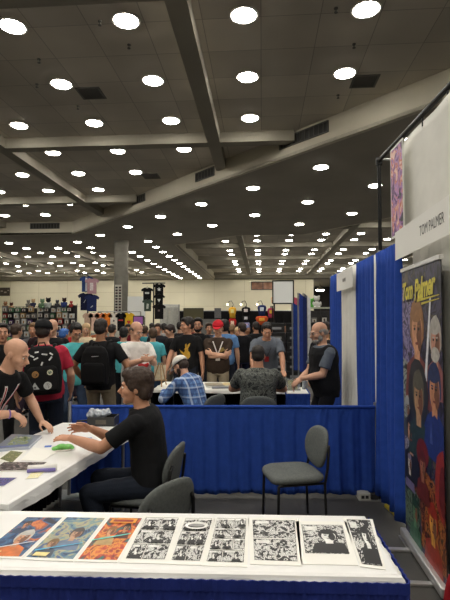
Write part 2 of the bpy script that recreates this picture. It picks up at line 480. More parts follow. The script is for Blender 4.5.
    for k, sx in (('L', 1), ('R', -1)):
        hp, kn, an, fd = Lg[k]
        cap(bm, hp, kn, 0.095*s*g2, 0.069*s*g2); tube(bm, [kn, kn+(an-kn)*0.4, an+(kn-an)*0.02], [0.069*s*g2, 0.068*s, 0.062*s], 16)
        f = NB()
        for (o_, z, r1) in ((-0.05, -0.045, 0.038), (0.02, -0.035, 0.043), (0.08, -0.05, 0.038), (0.15, -0.058, 0.030)):
            ell(f, an+fd*o_*s+V((0, 0, z))*s, (r1*s, r1*1.5*s, r1*0.9*s) if abs(fd.y) > 0.7 else (r1*1.5*s, r1*s, r1*0.9*s))
        remeshed('shoe', f, cloth('shoe_%d_%d_%d' % shoe, shoe), root, 0.012, 2)
    I['trousers'] = remeshed('trousers', bm, cloth('trousers_%d_%d_%d' % pants, pants), root, sv, 2, wr)
    return I
def facing(I, name, what, bm, m, x, z, front=True, off=0.003, step=0.02):
    "lay a print on the chest (front) or back of a garment, x and z in torso units"
    T = I['T']; tgt = I[what]; o = T(x, 0, z)
    r = (T(x+0.1, 0, z)-o).normalized(); u = (T(x, 0, z+0.05)-T(x, 0, z-0.05)).normalized()
    if not front: r = -r
    return decal(name, tgt, bm, m, tgt, o, r, u, off, step)
# ---------------------------------------------------------------- the hall
CU, CL = CAMH+7.56, CAMH+6.62
BX0, BY0, SP, SY = -0.42, 11.6, 2.95, 3.02
def colx(i): return BX0+SP*i
def rowy(j): return BY0+SY*(j-1)
ceil_m = mat('ceiling_tile', (0.30, 0.27, 0.22), 0.9)
def tile_nodes():
    m = ceil_m; nt = m.node_tree; N = nt.nodes; L = nt.links; b = N['Principled BSDF']
    tc = N.new('ShaderNodeTexCoord'); sc = N.new('ShaderNodeVectorMath'); sc.operation = 'SCALE'; sc.inputs['Scale'].default_value = 1/1.465
    L.new(tc.outputs['Object'], sc.inputs[0])
    fl = N.new('ShaderNodeVectorMath'); fl.operation = 'FLOOR'; L.new(sc.outputs[0], fl.inputs[0])
    wn = N.new('ShaderNodeTexWhiteNoise'); wn.noise_dimensions = '2D'; L.new(fl.outputs[0], wn.inputs['Vector'])
    br = N.new('ShaderNodeTexBrick'); br.offset = 0; br.inputs['Scale'].default_value = 1; br.inputs['Brick Width'].default_value = 1.465; br.inputs['Row Height'].default_value = 1.465
    br.inputs['Mortar Size'].default_value = 0.012; br.inputs['Color1'].default_value = (1, 1, 1, 1); br.inputs['Color2'].default_value = (1, 1, 1, 1); br.inputs['Mortar'].default_value = (.6, .6, .6, 1)
    L.new(tc.outputs['Object'], br.inputs['Vector'])
    ns = N.new('ShaderNodeTexNoise'); ns.inputs['Scale'].default_value = 0.5; L.new(tc.outputs['Object'], ns.inputs['Vector'])
    a = N.new('ShaderNodeMath'); a.operation = 'MULTIPLY_ADD'; a.inputs[1].default_value = 0.22; a.inputs[2].default_value = 0.72; L.new(wn.outputs['Value'], a.inputs[0])
    a2 = N.new('ShaderNodeMath'); a2.operation = 'MULTIPLY_ADD'; a2.inputs[1].default_value = 0.5; L.new(ns.outputs['Fac'], a2.inputs[0]); L.new(a.outputs[0], a2.inputs[2])
    mx = N.new('ShaderNodeMix'); mx.data_type = 'RGBA'; mx.blend_type = 'MULTIPLY'; mx.inputs[0].default_value = 1
    mx.inputs[6].default_value = (0.52, 0.475, 0.40, 1); L.new(a2.outputs[0], mx.inputs[7])
    mx2 = N.new('ShaderNodeMix'); mx2.data_type = 'RGBA'; mx2.blend_type = 'MULTIPLY'; mx2.inputs[0].default_value = 1
    L.new(mx.outputs[2], mx2.inputs[6]); L.new(br.outputs['Color'], mx2.inputs[7]); L.new(mx2.outputs[2], b.inputs['Base Color'])
tile_nodes()
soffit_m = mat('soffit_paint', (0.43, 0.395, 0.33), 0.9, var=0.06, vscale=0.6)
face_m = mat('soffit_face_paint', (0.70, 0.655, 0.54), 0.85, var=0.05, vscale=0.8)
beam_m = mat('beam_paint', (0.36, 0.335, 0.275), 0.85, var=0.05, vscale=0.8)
wall_m = mat('pale_wall', (0.80, 0.75, 0.57), 0.9, var=0.05, vscale=0.3)
floor_m = mat('concrete_floor', (0.062, 0.060, 0.056), 0.55, var=0.3, vscale=1.6, bump=0.1, bscale=30)
XL, XR, YB, YF, YD = -46.0, 46.0, -12.0, 75.0, 92.0
bm = NB(); box(bm, (XL, YB, -0.2), (XR, YD, 0)); struct(obj('floor', bm, floor_m))
# the three coffers as outlines in plan
d0 = G  # unused
A1 = [(-60, -14), (16, -14), (16, 4.0), (5.75, 14.45), (-14.2, 35.2), (-60, 35.2)]
C2 = [(-7.3, 47.5), (-7.3, 41.0), (-1.9, 37.0), (3.2, 37.0), (12.0, 27.0), (40, 27.0), (40, 74.6), (-7.3, 74.6)]
C3 = [(-42, 44.0), (-16.9, 44.0), (-13.7, 47.0), (-13.7, 74.6), (-42, 74.6)]
A1 = [(max(XL+.2, x), max(YB+.2, y)) for x, y in A1]
def inside(p, poly):
    x, y = p; r = False
    for i in range(len(poly)):
        (x1, y1), (x2, y2) = poly[i], poly[i-1]
        if (y1 > y) != (y2 > y) and x < (x2-x1)*(y-y1)/(y2-y1)+x1: r = not r
    return r
# lower ceiling with holes: triangulated fill
bm = NB()
def loop(poly, z):
    vs = [bm.verts.new((x, y, z)) for x, y in poly]
    return [bm.edges.new((vs[i], vs[(i+1) % len(vs)])) for i in range(len(vs))]
es = []
for poly in ([(XL, YB), (XR, YB), (XR, YD), (XL, YD)], A1, C2, C3): es += loop(poly, CL)
bmesh.ops.triangle_fill(bm, edges=es, use_beauty=True)
keep = []
for f in bm.faces[:]:
    c = f.calc_center_median()
    if any(inside((c.x, c.y), q) for q in (A1, C2, C3)): bm.faces.remove(f)
ex = bmesh.ops.extrude_face_region(bm, geom=bm.faces[:])
for g in ex['geom']:
    if isinstance(g, bmesh.types.BMVert): g.co.z += 0.12
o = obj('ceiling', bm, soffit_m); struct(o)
bm = NB(); box(bm, (XL, YB, CU), (XR, YD, CU+0.2)); struct(obj('ceiling', bm, ceil_m))
# soffit faces round each coffer
n = 0
for poly in (A1, C2, C3):
    cx = sum(p[0] for p in poly)/len(poly); cy = sum(p[1] for p in poly)/len(poly)
    bm = NB()
    # wall of thickness standing outside the hole
    area = sum(poly[i-1][0]*poly[i][1]-poly[i][0]*poly[i-1][1] for i in range(len(poly)))
    sg = 1 if area > 0 else -1
    for i in range(len(poly)):
        a, b_ = V((*poly[i-1], 0)), V((*poly[i], 0)); d = (b_-a).normalized(); nn = V((d.y, -d.x, 0))*sg*0.2
        vs = [bm.verts.new((p.x, p.y, z)) for z in (CL-0.004, CU) for p in (a, b_, b_+nn, a+nn)]
        for f in [(0,1,2,3),(4,7,6,5),(0,4,5,1),(1,5,6,2),(2,6,7,3),(3,7,4,0)]: bm.faces.new([vs[k] for k in f])
    n += 1
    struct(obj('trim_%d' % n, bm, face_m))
# beams
BH = 0.42; BW = 0.50
def clipseg(axis, c, poly, lo, hi):
    "spans of the line inside the outline"
    out = []; t = lo; st = None
    while t <= hi:
        p = (c, t) if axis == 'y' else (t, c)
        ins = inside(p, poly)
        if ins and st is None: st = t
        if not ins and st is not None: out.append((st, t)); st = None
        t += 0.1
    if st is not None: out.append((st, hi))
    return out
for poly in (A1, C2, C3):
    for k in range(-16, 18, 3):
        c = colx(k+0.5)
        if not (XL+1 < c < XR-1): continue
        for a, b_ in clipseg('y', c, poly, YB+0.3, YF-0.5):
            bm = NB(); box(bm, (c-BW/2, a, CU-BH), (c+BW/2, b_, CU)); n += 1
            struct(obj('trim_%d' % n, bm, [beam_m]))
    for j in range(-3, 24, 3):
        c = rowy(j+0.5)
        for a, b_ in clipseg('x', c, poly, XL+0.3, XR-0.3):
            bm = NB(); box(bm, (a, c-BW/2, CU-BH-0.003), (b_, c+BW/2, CU)); n += 1
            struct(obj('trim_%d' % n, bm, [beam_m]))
# walls
def wall(name, a, b_, m=wall_m): bm = NB(); box(bm, a, b_); return struct(obj(name, bm, m))
BWX = 7.9
dark_wall = mat('dark_wall', (0.035, 0.033, 0.03), 0.9, var=0.2, vscale=0.5)
# window opening in the back wall
wx0, wx1 = P(251, 286, YF).x, P(275, 286, YF).x; wz0, wz1 = P(262, 290, YF).z, P(262, 281.5, YF).z
bm = NB()
box(bm, (XL, YF, 0), (wx0, YF+0.3, CU)); box(bm, (wx1, YF, 0), (BWX, YF+0.3, CU))
box(bm, (wx0, YF, 0), (wx1, YF+0.3, wz0)); box(bm, (wx0, YF, wz1), (wx1, YF+0.3, CU))
box(bm, (BWX-0.3, YF+0.3, 0), (BWX, YD, CU))
struct(obj('wall_back', bm, wall_m))
bm = NB(); box(bm, (BWX, YD, 0), (XR, YD+0.3, CU)); box(bm, (XL, YD, 0), (BWX, YD+0.3, CU)); struct(obj('wall_far', bm, dark_wall))
wall('wall_left', (XL-0.3, YB, 0), (XL, YD, CU)); wall('wall_right', (XR, YB, 0), (XR+0.3, YD, CU)); wall('wall_front', (XL, YB-0.3, 0), (XR, YB, CU))
bm = NB()
for k in range(-9, 2):
    x = k*4.7+2
    if XL < x < BWX and not (wx0-.2 < x < wx1+.2): box(bm, (x-0.03, YF-0.025, 2.2), (x+0.03, YF-0.001, CU-1))
for z in (4.2, 6.4): box(bm, (XL, YF-0.02, z-0.025), (wx0-0.1, YF-0.001, z+0.025))
struct(obj('trim_%d' % (n+1), bm, mat('wall_joint', (0.62, 0.56, 0.40), 0.9)))
# window: mottled red pane, the dimly lit room behind put into its colour
bm = NB(); fr = 0.12
box(bm, (wx0, YF-0.05, wz0), (wx0+fr, YF+0.2, wz1)); box(bm, (wx1-fr, YF-0.05, wz0), (wx1, YF+0.2, wz1)); box(bm, (wx0+fr, YF-0.05, wz0), (wx1-fr, YF+0.2, wz0+fr)); box(bm, (wx0+fr, YF-0.05, wz1-fr), (wx1-fr, YF+0.2, wz1))
box(bm, ((wx0+wx1)/2-0.05, YF, wz0+fr), ((wx0+wx1)/2+0.05, YF+0.12, wz1-fr))
wn_ = struct(obj('window_1', bm, mat('window_frame_dark', (0.05, 0.04, 0.035), 0.5)))
bm = NB(); box(bm, (wx0+fr, YF+0.13, wz0+fr), (wx1-fr, YF+0.15, wz1-fr)); obj('glass_pane', bm, mat('booth_glass', (0.32, 0.15, 0.09), 0.15, var=0.5, vscale=0.8), wn_)
# concrete column
cxp = P(121.5, 250, 38.6)
bm = NB(); tube(bm, [(cxp.x, 38.6, 0), (cxp.x, 38.6, CL-0.5), (cxp.x, 38.6, CL-0.35), (cxp.x, 38.6, CL+0.1)], [0.56, 0.56, 0.60, 0.60], 32)
struct(obj('trim_%d' % (n+2), bm, mat('column_concrete', (0.36, 0.345, 0.30), 0.85, var=0.18, vscale=1.5, bump=0.2, bscale=12), None, True))

# ---------------------------------------------------------------- ceiling lights
lens_m = mat('lamp_lens', (1, 1, 1), 0.4, emit=(1.0, 0.945, 0.84), es=LAMP)
ring_m = mat('lamp_ring', (0.85, 0.83, 0.78), 0.4)
def lamp_proto(near=True):
    r = empty('ceiling_light', (0, 0, 0)); sg = 28 if near else 14
    b = NB(); t = NB()
    prof = [(0.35, 0.0), (0.372, -0.025), (0.362, -0.038), (0.30, -0.034), (0.29, 0.0)]
    rr = [[V((q*math.cos(a), q*math.sin(a), z)) for a in [2*PI*i/sg for i in range(sg)]] for q, z in prof]; rr.append(rr[0]); loft(b, rr, cap=False)
    obj('trim_ring', b, ring_m, r, True)
    b = NB(); prof = [(0.292, -0.02), (0.28, -0.050), (0.23, -0.066), (0.15, -0.076), (0.05, -0.080)]
    loft(b, [[V((q*math.cos(a), q*math.sin(a), z)) for a in [2*PI*i/sg for i in range(sg)]] for q, z in prof])
    obj('lens', b, lens_m, r, True)
    return r
pn, pf = lamp_proto(True), lamp_proto(False); reg(pn); reg(pf)
LR = ['nearest', 'second', 'third', 'fourth', 'fifth', 'sixth', 'seventh', 'eighth', 'ninth', 'tenth']
LC = {0: 'almost straight ahead', 1: 'one place right of centre', -1: 'one place left of centre', -2: 'two places left of centre', -3: 'three places left of centre', -4: 'four places left of centre', -5: 'five places left of centre', 2: 'two places right of centre', -6: 'six places left of centre', -7: 'seven places left of centre', 3: 'three places right of centre', 4: 'four places right of centre', 5: 'five places right of centre'}
lamps = []
for j in range(-5, 23):
    for i in range(-14, 15):
        x, y = colx(i), rowy(j)
        if not (XL+1 < x < XR-1 and y < YF-1.5): continue
        behind = y < BY0-1
        if behind and (abs(i) > 4): continue
        up = any(inside((x, y), q) for q in (A1, C2, C3))
        near_edge = False
        for q in (A1, C2, C3):
            if inside((x, y), q) and not all(inside((x+dx, y+dy), q) for dx, dy in ((1.3, 0), (-1.3, 0), (0, 1.3), (0, -1.3))): near_edge = True
            if not inside((x, y), q) and any(inside((x+dx, y+dy), q) for dx, dy in ((1.3, 0), (-1.3, 0), (0, 1.3), (0, -1.3))): near_edge = True
        if near_edge: continue
        if not up and (i+j) % 2 == 0 and not (y > 39 and x < -7): continue
        z = CU if up else CL
        # projected position: leave out lamps that are out of the frame and far away
        pc = CM.transposed() @ (V((x, y, z))-V((0, 0, CAMH)))
        u = 225+485*pc.x/-pc.z if pc.z < 0 else 9999
        if not behind and not (-15 < u < 465): continue
        lamps.append((y, x, z, i, j, up, u, behind))
lamps.sort()
first = {True: True, False: True}
for (y, x, z, i, j, up, u, behind) in lamps:
    nr = y < 32
    p = pn if nr else pf
    zone = 'in raised ceiling' if up else 'in lower ceiling'
    if behind: lb = 'round white ceiling downlight behind the camera, over the near tables'; gp = 'ceiling downlights behind the camera'
    elif nr and 0 < j <= 10: lb = 'round downlight %s, %s row, %s' % (zone, LR[j-1], LC.get(i, 'far left')); gp = 'round downlights near the camera'
    else: lb = 'small round glowing ceiling downlight among the distant rows of the hall'; gp = 'distant round downlights'
    if first[nr]:
        first[nr] = False; p.location = (x, y, z); tag(p, lb, 'ceiling light', gp)
    else: dup(p, (x, y, z), 0, lb, gp)
    o = p
print('lamps', len(lamps), sum(1 for l in lamps if not l[-1]))
pass
# ---------------------------------------------------------------- vents, grilles, sprinklers
dark = mat('vent_dark', (0.02, 0.02, 0.018), 0.6); slatm = mat('vent_slat', (0.09, 0.085, 0.075), 0.5)
def ceil_pt(px, py, z): 
    return G(px, py, z)
for (px, py, w, lb) in ((91, 93, .80, 'square dark ceiling vent between two downlights at upper left'), (364.5, 81, .80, 'square dark ceiling vent beside the right hand downlight'), (151, 176, .85, 'small square dark vent near the slanted soffit edge')):
    p = ceil_pt(px, py, CU); r = empty('ceiling_vent', (p.x, p.y, CU), 0, lb, 'vent')
    b = NB()
    for (a, c) in (((-w/2, -w/2), (w/2, -w/2+.06)), ((-w/2, w/2-.06), (w/2, w/2)), ((-w/2, -w/2+.06), (-w/2+.06, w/2-.06)), ((w/2-.06, -w/2+.06), (w/2, w/2-.06))): box(b, (a[0], a[1], -0.03), (c[0], c[1], 0))
    obj('frame', b, slatm, r)
    b = NB(); box(b, (-w/2+.06, -w/2+.06, -0.008), (w/2-.06, w/2-.06, 0)); obj('backing', b, dark, r)
    b = NB()
    for k in range(9): yy = -w/2+0.11+k*(w-0.22)/8; box(b, (-w/2+.06, yy-.012, -0.028), (w/2-.06, yy+.012, -0.01))
    obj('louver', b, slatm, r)
def grille(px, py, ln, edge, lb, t=None):
    # on the soffit face between outline points
    a, b_ = V((*edge[0], 0)), V((*edge[1], 0)); d = (b_-a).normalized(); rr = ray(px, py)
    nrm = V((d.y, -d.x, 0)); tt = (a-V((0, 0, 0))).dot(nrm)/rr.dot(nrm); p = V((0, 0, CAMH))+rr*tt
    nrm = nrm if nrm.dot(rr) < 0 else -nrm
    r = empty('air_grille', (p.x+nrm.x*0.002, p.y+nrm.y*0.002, p.z), math.atan2(d.y, d.x), lb, 'air grille')
    s = 1 if (Matrix.Rotation(math.atan2(d.y, d.x), 3, 'Z') @ V((0, -1, 0))).dot(nrm) > 0 else -1
    h = 0.44
    def bx(bb, x0, x1, y0, y1, z0, z1): box(bb, (x0, min(-s*y0, -s*y1), z0), (x1, max(-s*y0, -s*y1), z1))
    b = NB(); bx(b, -ln/2, ln/2, 0, .015, -h/2, h/2); obj('backing', b, dark, r)
    b = NB()
    for (x0, x1, z0, z1) in ((-ln/2, ln/2, h/2-.04, h/2), (-ln/2, ln/2, -h/2, -h/2+.04), (-ln/2, -ln/2+.05, -h/2+.04, h/2-.04), (ln/2-.05, ln/2, -h/2+.04, h/2-.04)): bx(b, x0, x1, .016, .05, z0, z1)
    obj('frame', b, slatm, r)
    b = NB(); k = int(ln/0.22)
    for i in range(1, k): xx = -ln/2+ln*i/k; bx(b, xx-.018, xx+.018, .016, .04, -h/2+.04, h/2-.04)
    obj('slat', b, slatm, r)
DG = (A1[3], A1[4])
grille(303, 136, 2.5, DG, 'long dark air grille on the slanted soffit, nearest the right')
grille(205, 174.5, 1.5, DG, 'dark air grille on the slanted soffit where the long beam meets it')
grille(139, 199.5, 1.5, DG, 'dark air grille at the middle of the slanted soffit')
grille(45, 226, 2.3, (A1[4], A1[5]), 'long dark air grille on the straight soffit at far left')
for k, (px, py) in enumerate([(39, 59), (78, 106), (129, 44.5), (100, 21), (37, 84), (182, 146), (354, 44), (336, 8), (338, 95)]):
    p = ceil_pt(px, py, CU)
    b = NB(); tube(b, [(0, 0, 0), (0, 0, -0.10)], 0.014, 8); tube(b, [(0, 0, -0.10), (0, 0, -0.115)], 0.045, 10); tube(b, [(0, 0, 0), (0, 0, -0.02)], 0.05, 12)
    tag(obj('sprinkler', b, slatm, None, loc=(p.x, p.y, CU)), 'tiny dark sprinkler head hanging from the coffered ceiling', 'sprinkler', 'sprinkler heads')
# pendant light in the dark hall beyond
p = P(320, 290, 84); r = empty('pendant_light', (p.x, 84, p.z), 0, 'single lit pendant lamp over the dark area beyond the back wall', 'pendant light')
b = NB(); loft(b, [[V((q*math.cos(a), q*math.sin(a), z)) for a in [2*PI*i/16 for i in range(16)]] for q, z in ((0.75, 0), (0.6, .3), (0.2, .5), (.12, .7))]); obj('shade', b, ring_m, r)
b = NB(); ell(b, (0, 0, -0.03), (0.7, 0.7, 0.2)); obj('bulb', b, lens_m, r); b = NB(); tube(b, [(0, 0, .7), (0, 0, CL-p.z)], 0.04, 6); obj('cable', b, dark, r)
# ================================================================ front of the scene
blue_m = cloth('royal_blue_drape', (42, 76, 165), 0.10); white_m = mat('white_drape', S(235, 234, 228), 0.8, var=0.04, vscale=6, bump=0.15, bscale=80)
navy_m = cloth('navy_skirt', (34, 48, 122), 0.15)
table_white = mat('white_vinyl', S(240, 240, 240), 0.35, var=0.02, vscale=3, bump=0.03, bscale=8, coat=0.1)
grey_steel = mat('grey_steel', (0.45, 0.45, 0.46), 0.35, 0.8); alu = mat('brushed_aluminium', (0.6, 0.6, 0.6), 0.35, 0.7, var=0.05)
black_metal = mat('black_metal', (0.015, 0.015, 0.016), 0.35, 0.3); black_pl = mat('black_plastic', (0.02, 0.02, 0.022), 0.45)
def curtain(name, p0, p1, z0, z1, m, parent=None, wl=0.16, amp=0.03, pinch=0.12, header=0.0, seed=0, thick=0.004, bulge=0.0):
    p0, p1 = V((p0[0], p0[1], 0)), V((p1[0], p1[1], 0)); d = (p1-p0); L = d.length; d.normalize(); nn = V((d.y, -d.x, 0))
    n = max(8, int(L/wl*10)); rows = 16; rnd = random.Random(seed); ph = [rnd.random()*6 for _ in range(4)]
    bm = NB(); g = []
    for j in range(rows+1):
        t = j/rows; z = z0+(z1-z0)*t
        row = []
        for i in range(n+1):
            u = L*i/n
            a = amp*(1-0.55*t) if t < 0.93 else amp*0.35
            w = math.sin(2*PI*u/wl+ph[0]+0.9*math.sin(u*2.1+ph[1])+0.5*math.sin(t*3+ph[3]))+0.45*math.sin(2*PI*u/(wl*0.43)+ph[2]+t)
            if header and z1-z < header: a = amp*0.3; w = math.sin(2*PI*u/(wl*0.35)+ph[1])
            o = a*w+bulge*math.sin(PI*t)*math.sin(PI*i/n)
            row.append(bm.verts.new(p0+d*u+nn*o+V((0, 0, z+0.006*math.sin(u*9+ph[2])*(1 if j in (0,) else 0)))))
        g.append(row)
    for j in range(rows):
        for i in range(n): bm.faces.new((g[j][i], g[j][i+1], g[j+1][i+1], g[j+1][i]))
    o = obj(name, bm, m, parent, True)
    s = o.modifiers.new('thickness', 'SOLIDIFY'); s.thickness = thick; s.offset = 0
    return o
def post(name, x, y, z, r, parent=None, m=None, base=True):
    bm = NB(); tube(bm, [(x, y, 0.01), (x, y, z)], r, 14)
    if base: box(bm, (x-0.2, y-0.14, 0.0), (x+0.2, y+0.14, 0.008))
    return obj(name, bm, m or grey_steel, parent)

# ---------------------------------------------------------------- near table with the prints
c_br, c_fr = G(368, 515.5, 0.75), G(399, 583, 0.75); c_bl = G(0, 510, 0.75)
ex_ = (c_br-c_bl).normalized(); ey_ = (c_br-c_fr); ey_ = (ey_-ex_*ey_.dot(ex_)); DEP = ey_.length-0.055; ey_.normalize()
TM = Matrix.Translation(c_br-ex_*1.24-ey_*DEP/2-V((0, 0, 0.75))) @ Matrix((ex_, ey_, V((0, 0, 1)))).transposed().to_4x4()
def folding_table(name, loc, rz, L, D, label, skirt=None, sm=None, apron=0.0, group=None, sides=('f', 'l', 'r'), H=0.75, cat='table'):
    r = empty(name, loc, rz, label, cat, group)
    bm = NB(); rbox(bm, (-L/2, -D/2, H-0.04), (L/2, D/2, H-0.004), 0.012); obj('table_top', bm, mat('grey_laminate', (0.45, 0.44, 0.42), 0.5), r, True)
    for sx in (-1, 1):
        for sy in (-1, 1):
            bm = NB(); tube(bm, [(sx*(L/2-0.16), sy*(D/2-0.07), 0.0), (sx*(L/2-0.16), sy*(D/2-0.07), H-0.04)], 0.014, 10); obj('leg', bm, grey_steel, r)
    return r
def table_cloth(parent, L, D, H=0.75, drop=0.10, m=None, open_=(), rr=0.02, seed=1):
    "vinyl cover with a short overhang that ripples"
    rnd = random.Random(seed); bm = NB(); pts = []
    n = 40
    def ring(e, z, w=0):
        out = []
        for (a, b_) in (((-1, -1), (1, -1)), ((1, -1), (1, 1)), ((1, 1), (-1, 1)), ((-1, 1), (-1, -1))):
            for k in range(n):
                t = k/n; x = (a[0]+(b_[0]-a[0])*t)*(L/2+e); y = (a[1]+(b_[1]-a[1])*t)*(D/2+e)
                q = w*(math.sin(k*0.7+a[0]*3)+0.6*math.sin(k*1.9+a[1]))
                x += q*(abs(a[0]+b_[0]) > 1)*a[0]; y += q*(abs(a[1]+b_[1]) > 1)*a[1]
                out.append(bm.verts.new((x, y, z+(w*0.6*math.sin(k*0.5) if w else 0))))
        return out
    R1 = [ring(-0.01, H), ring(0.004, H-0.006), ring(0.010, H-0.03), ring(0.013, H-drop*0.6, 0.004), ring(0.016, H-drop, 0.007)]
    for a, b_ in zip(R1, R1[1:]):
        m_ = len(a)
        for i in range(m_): bm.faces.new((a[i], b_[i], b_[(i+1) % m_], a[(i+1) % m_]))
    bm.faces.new(R1[0])
    o = obj('tablecloth_cover', bm, m or table_white, parent)
    s = o.modifiers.new('thickness', 'SOLIDIFY'); s.thickness = 0.002; s.offset = -1
    return o
rzT = math.atan2(ex_.y, ex_.x)
nt = folding_table('display_table', TM.translation, rzT, 2.44, DEP, 'long near table under white vinyl with a blue pleated skirt, comic prints on top')
table_cloth(nt, 2.44, DEP, drop=0.03)
def skirt(parent, L, D, H=0.745, z0=0.02, m=None, sides=('f', 'l', 'r'), seed=3, off=0.02):
    S_ = {'f': ((-L/2-off, -D/2-off), (L/2+off, -D/2-off)), 'r': ((L/2+off, -D/2-off), (L/2+off, D/2+off)), 'b': ((L/2+off, D/2+off), (-L/2-off, D/2+off)), 'l': ((-L/2-off, D/2+off), (-L/2-off, -D/2-off))}
    for s in sides:
        curtain('skirt', S_[s][0], S_[s][1], z0, H-0.03, m or navy_m, parent, wl=0.07, amp=0.012, header=0.05, seed=seed+ord(s))
        bm = NB(); a, b_ = V((*S_[s][0], 0)), V((*S_[s][1], 0)); d = (b_-a).normalized(); nn = V((d.y, -d.x, 0))
        k = int((b_-a).length/0.02)
        pts = [a+d*(i*(b_-a).length/k)+nn*(0.006 if i % 2 else 0.0) for i in range(k+1)]
        r1 = [[p+V((0, 0, H-0.055)), p+nn*0.006+V((0, 0, H-0.055)), p+nn*0.006+V((0, 0, H-0.012)), p+V((0, 0, H-0.012))] for p in pts]
        loft(bm, r1); obj('skirt_band', bm, m or navy_m, parent)
skirt(nt, 2.44, DEP, sides=('f', 'r', 'l'))

# ---- ink and paint materials for the prints
def ink_mat(name, scale, thr, seed):
    m = bpy.data.materials.new(name); m.use_nodes = True; nt_ = m.node_tree; N = nt_.nodes; L = nt_.links; b = N['Principled BSDF']; b.inputs['Roughness'].default_value = 0.45
    tc = N.new('ShaderNodeTexCoord'); mp = N.new('ShaderNodeMapping'); mp.inputs['Location'].default_value = (seed*3.7, seed*1.3, seed); L.new(tc.outputs['UV'], mp.inputs['Vector'])
    n1 = N.new('ShaderNodeTexNoise'); n1.inputs['Scale'].default_value = scale; n1.inputs['Detail'].default_value = 3; n1.inputs['Distortion'].default_value = 1.6; L.new(mp.outputs[0], n1.inputs['Vector'])
    r1 = N.new('ShaderNodeValToRGB'); r1.color_ramp.interpolation = 'CONSTANT'; L.new(n1.outputs['Fac'], r1.inputs['Fac'])
    r1.color_ramp.elements[0].color = (0.01, 0.01, 0.012, 1); r1.color_ramp.elements[1].position = thr; r1.color_ramp.elements[1].color = (0.9, 0.9, 0.88, 1)
    wv = N.new('ShaderNodeTexWave'); wv.inputs['Scale'].default_value = scale*1.7; wv.inputs['Distortion'].default_value = 9; wv.inputs['Detail'].default_value = 2; L.new(mp.outputs[0], wv.inputs['Vector'])
    r2 = N.new('ShaderNodeValToRGB'); r2.color_ramp.interpolation = 'CONSTANT'; L.new(wv.outputs['Fac'], r2.inputs['Fac'])
    r2.color_ramp.elements[0].color = (0.02, 0.02, 0.02, 1); r2.color_ramp.elements[1].position = 0.22; r2.color_ramp.elements[1].color = (1, 1, 1, 1)
    mx = N.new('ShaderNodeMix'); mx.data_type = 'RGBA'; mx.blend_type = 'MULTIPLY'; mx.inputs[0].default_value = 1
    L.new(r1.outputs[0], mx.inputs[6]); L.new(r2.outputs[0], mx.inputs[7]); L.new(mx.outputs[2], b.inputs['Base Color'])
    return m
def paint_mat(name, cols, scale=3, seed=0, dist=1.2, rough=0.45):
    m = bpy.data.materials.new(name); m.use_nodes = True; nt_ = m.node_tree; N = nt_.nodes; L = nt_.links; b = N['Principled BSDF']; b.inputs['Roughness'].default_value = rough
    tc = N.new('ShaderNodeTexCoord'); mp = N.new('ShaderNodeMapping'); mp.inputs['Location'].default_value = (seed*3.1, seed*2.3, seed); L.new(tc.outputs['UV'], mp.inputs['Vector'])
    n1 = N.new('ShaderNodeTexNoise'); n1.inputs['Scale'].default_value = scale; n1.inputs['Detail'].default_value = 6; n1.inputs['Distortion'].default_value = dist; L.new(mp.outputs[0], n1.inputs['Vector'])
    r = N.new('ShaderNodeValToRGB'); L.new(n1.outputs['Fac'], r.inputs['Fac']); e = r.color_ramp.elements
    while len(e) < len(cols): e.new(0.5)
    for i, c in enumerate(cols): e[i].position = 0.36+0.28*i/(len(cols)-1); e[i].color = S(*c)+(1,)
    L.new(r.outputs[0], b.inputs['Base Color'])
    return m
flat = lambda *c: mat('print_%d_%d_%d' % c, S(*c), 0.45, var=0.22, vscale=22)
paper_m = mat('white_paper', S(244, 243, 238), 0.5)
inks = [ink_mat('ink_artwork_%d' % i, sc, th, i) for i, (sc, th) in enumerate(((6.5, 0.47), (7.5, 0.48), (6, 0.44), (7, 0.48), (7.5, 0.48), (5.5, 0.53)))]
def lerp4(q, u, v):  # q: bl, br, tr, tl
    return (q[0]*(1-u)+q[1]*u)*(1-v)+(q[3]*(1-u)+q[2]*u)*v
def sheet(name, quad, z, margin, label, cat, group, m=None, th=0.0016, cu=0.5, cv=0.5):
    c = lerp4(quad, .5, .5); c = V((c.x, c.y, z)); r = empty(name, c, 0, label, cat, group)
    pq = [V((lerp4(quad, u, v)-c).xy.to_3d()) for u, v in ((-margin[0], -margin[1]), (1+margin[0], -margin[1]), (1+margin[0], 1+margin[2]), (-margin[0], 1+margin[2]))]
    bm = NB(); prism(bm, [(p.x, p.y) for p in pq], 0, th); obj('paper', bm, m or paper_m, r)
    q0 = [V(((p-c).x, (p-c).y, 0)) for p in quad]
    return r, q0
def art(r, q0, rects, mats, z=0.002, name='artwork', dz=0.0):
    bm = NB(); uv = bm.loops.layers.uv.new('UVMap')
    for k, (pts, mi) in enumerate(rects):
        vs = []
        for (u, v) in pts: p = lerp4(q0, u, v); vs.append(bm.verts.new((p.x, p.y, z+dz*k)))
        f = bm.faces.new(vs); f.material_index = mi
        for l, (u, v) in zip(f.loops, pts): l[uv].uv = (u, v*1.4)
    return obj(name, bm, mats, r, recalc=False)
RC = lambda a, b, c, d: [(a, b), (c, b), (c, d), (a, d)]
def blob(cx, cy, rx, ry, n=14, a0=0, k=0.0, seed=0):
    rnd = random.Random(seed)
    return [(cx+rx*math.cos(a0+2*PI*i/n)*(1+k*rnd.uniform(-1, 1)), cy+ry*math.sin(a0+2*PI*i/n)*(1+k*rnd.uniform(-1, 1))) for i in range(n)]
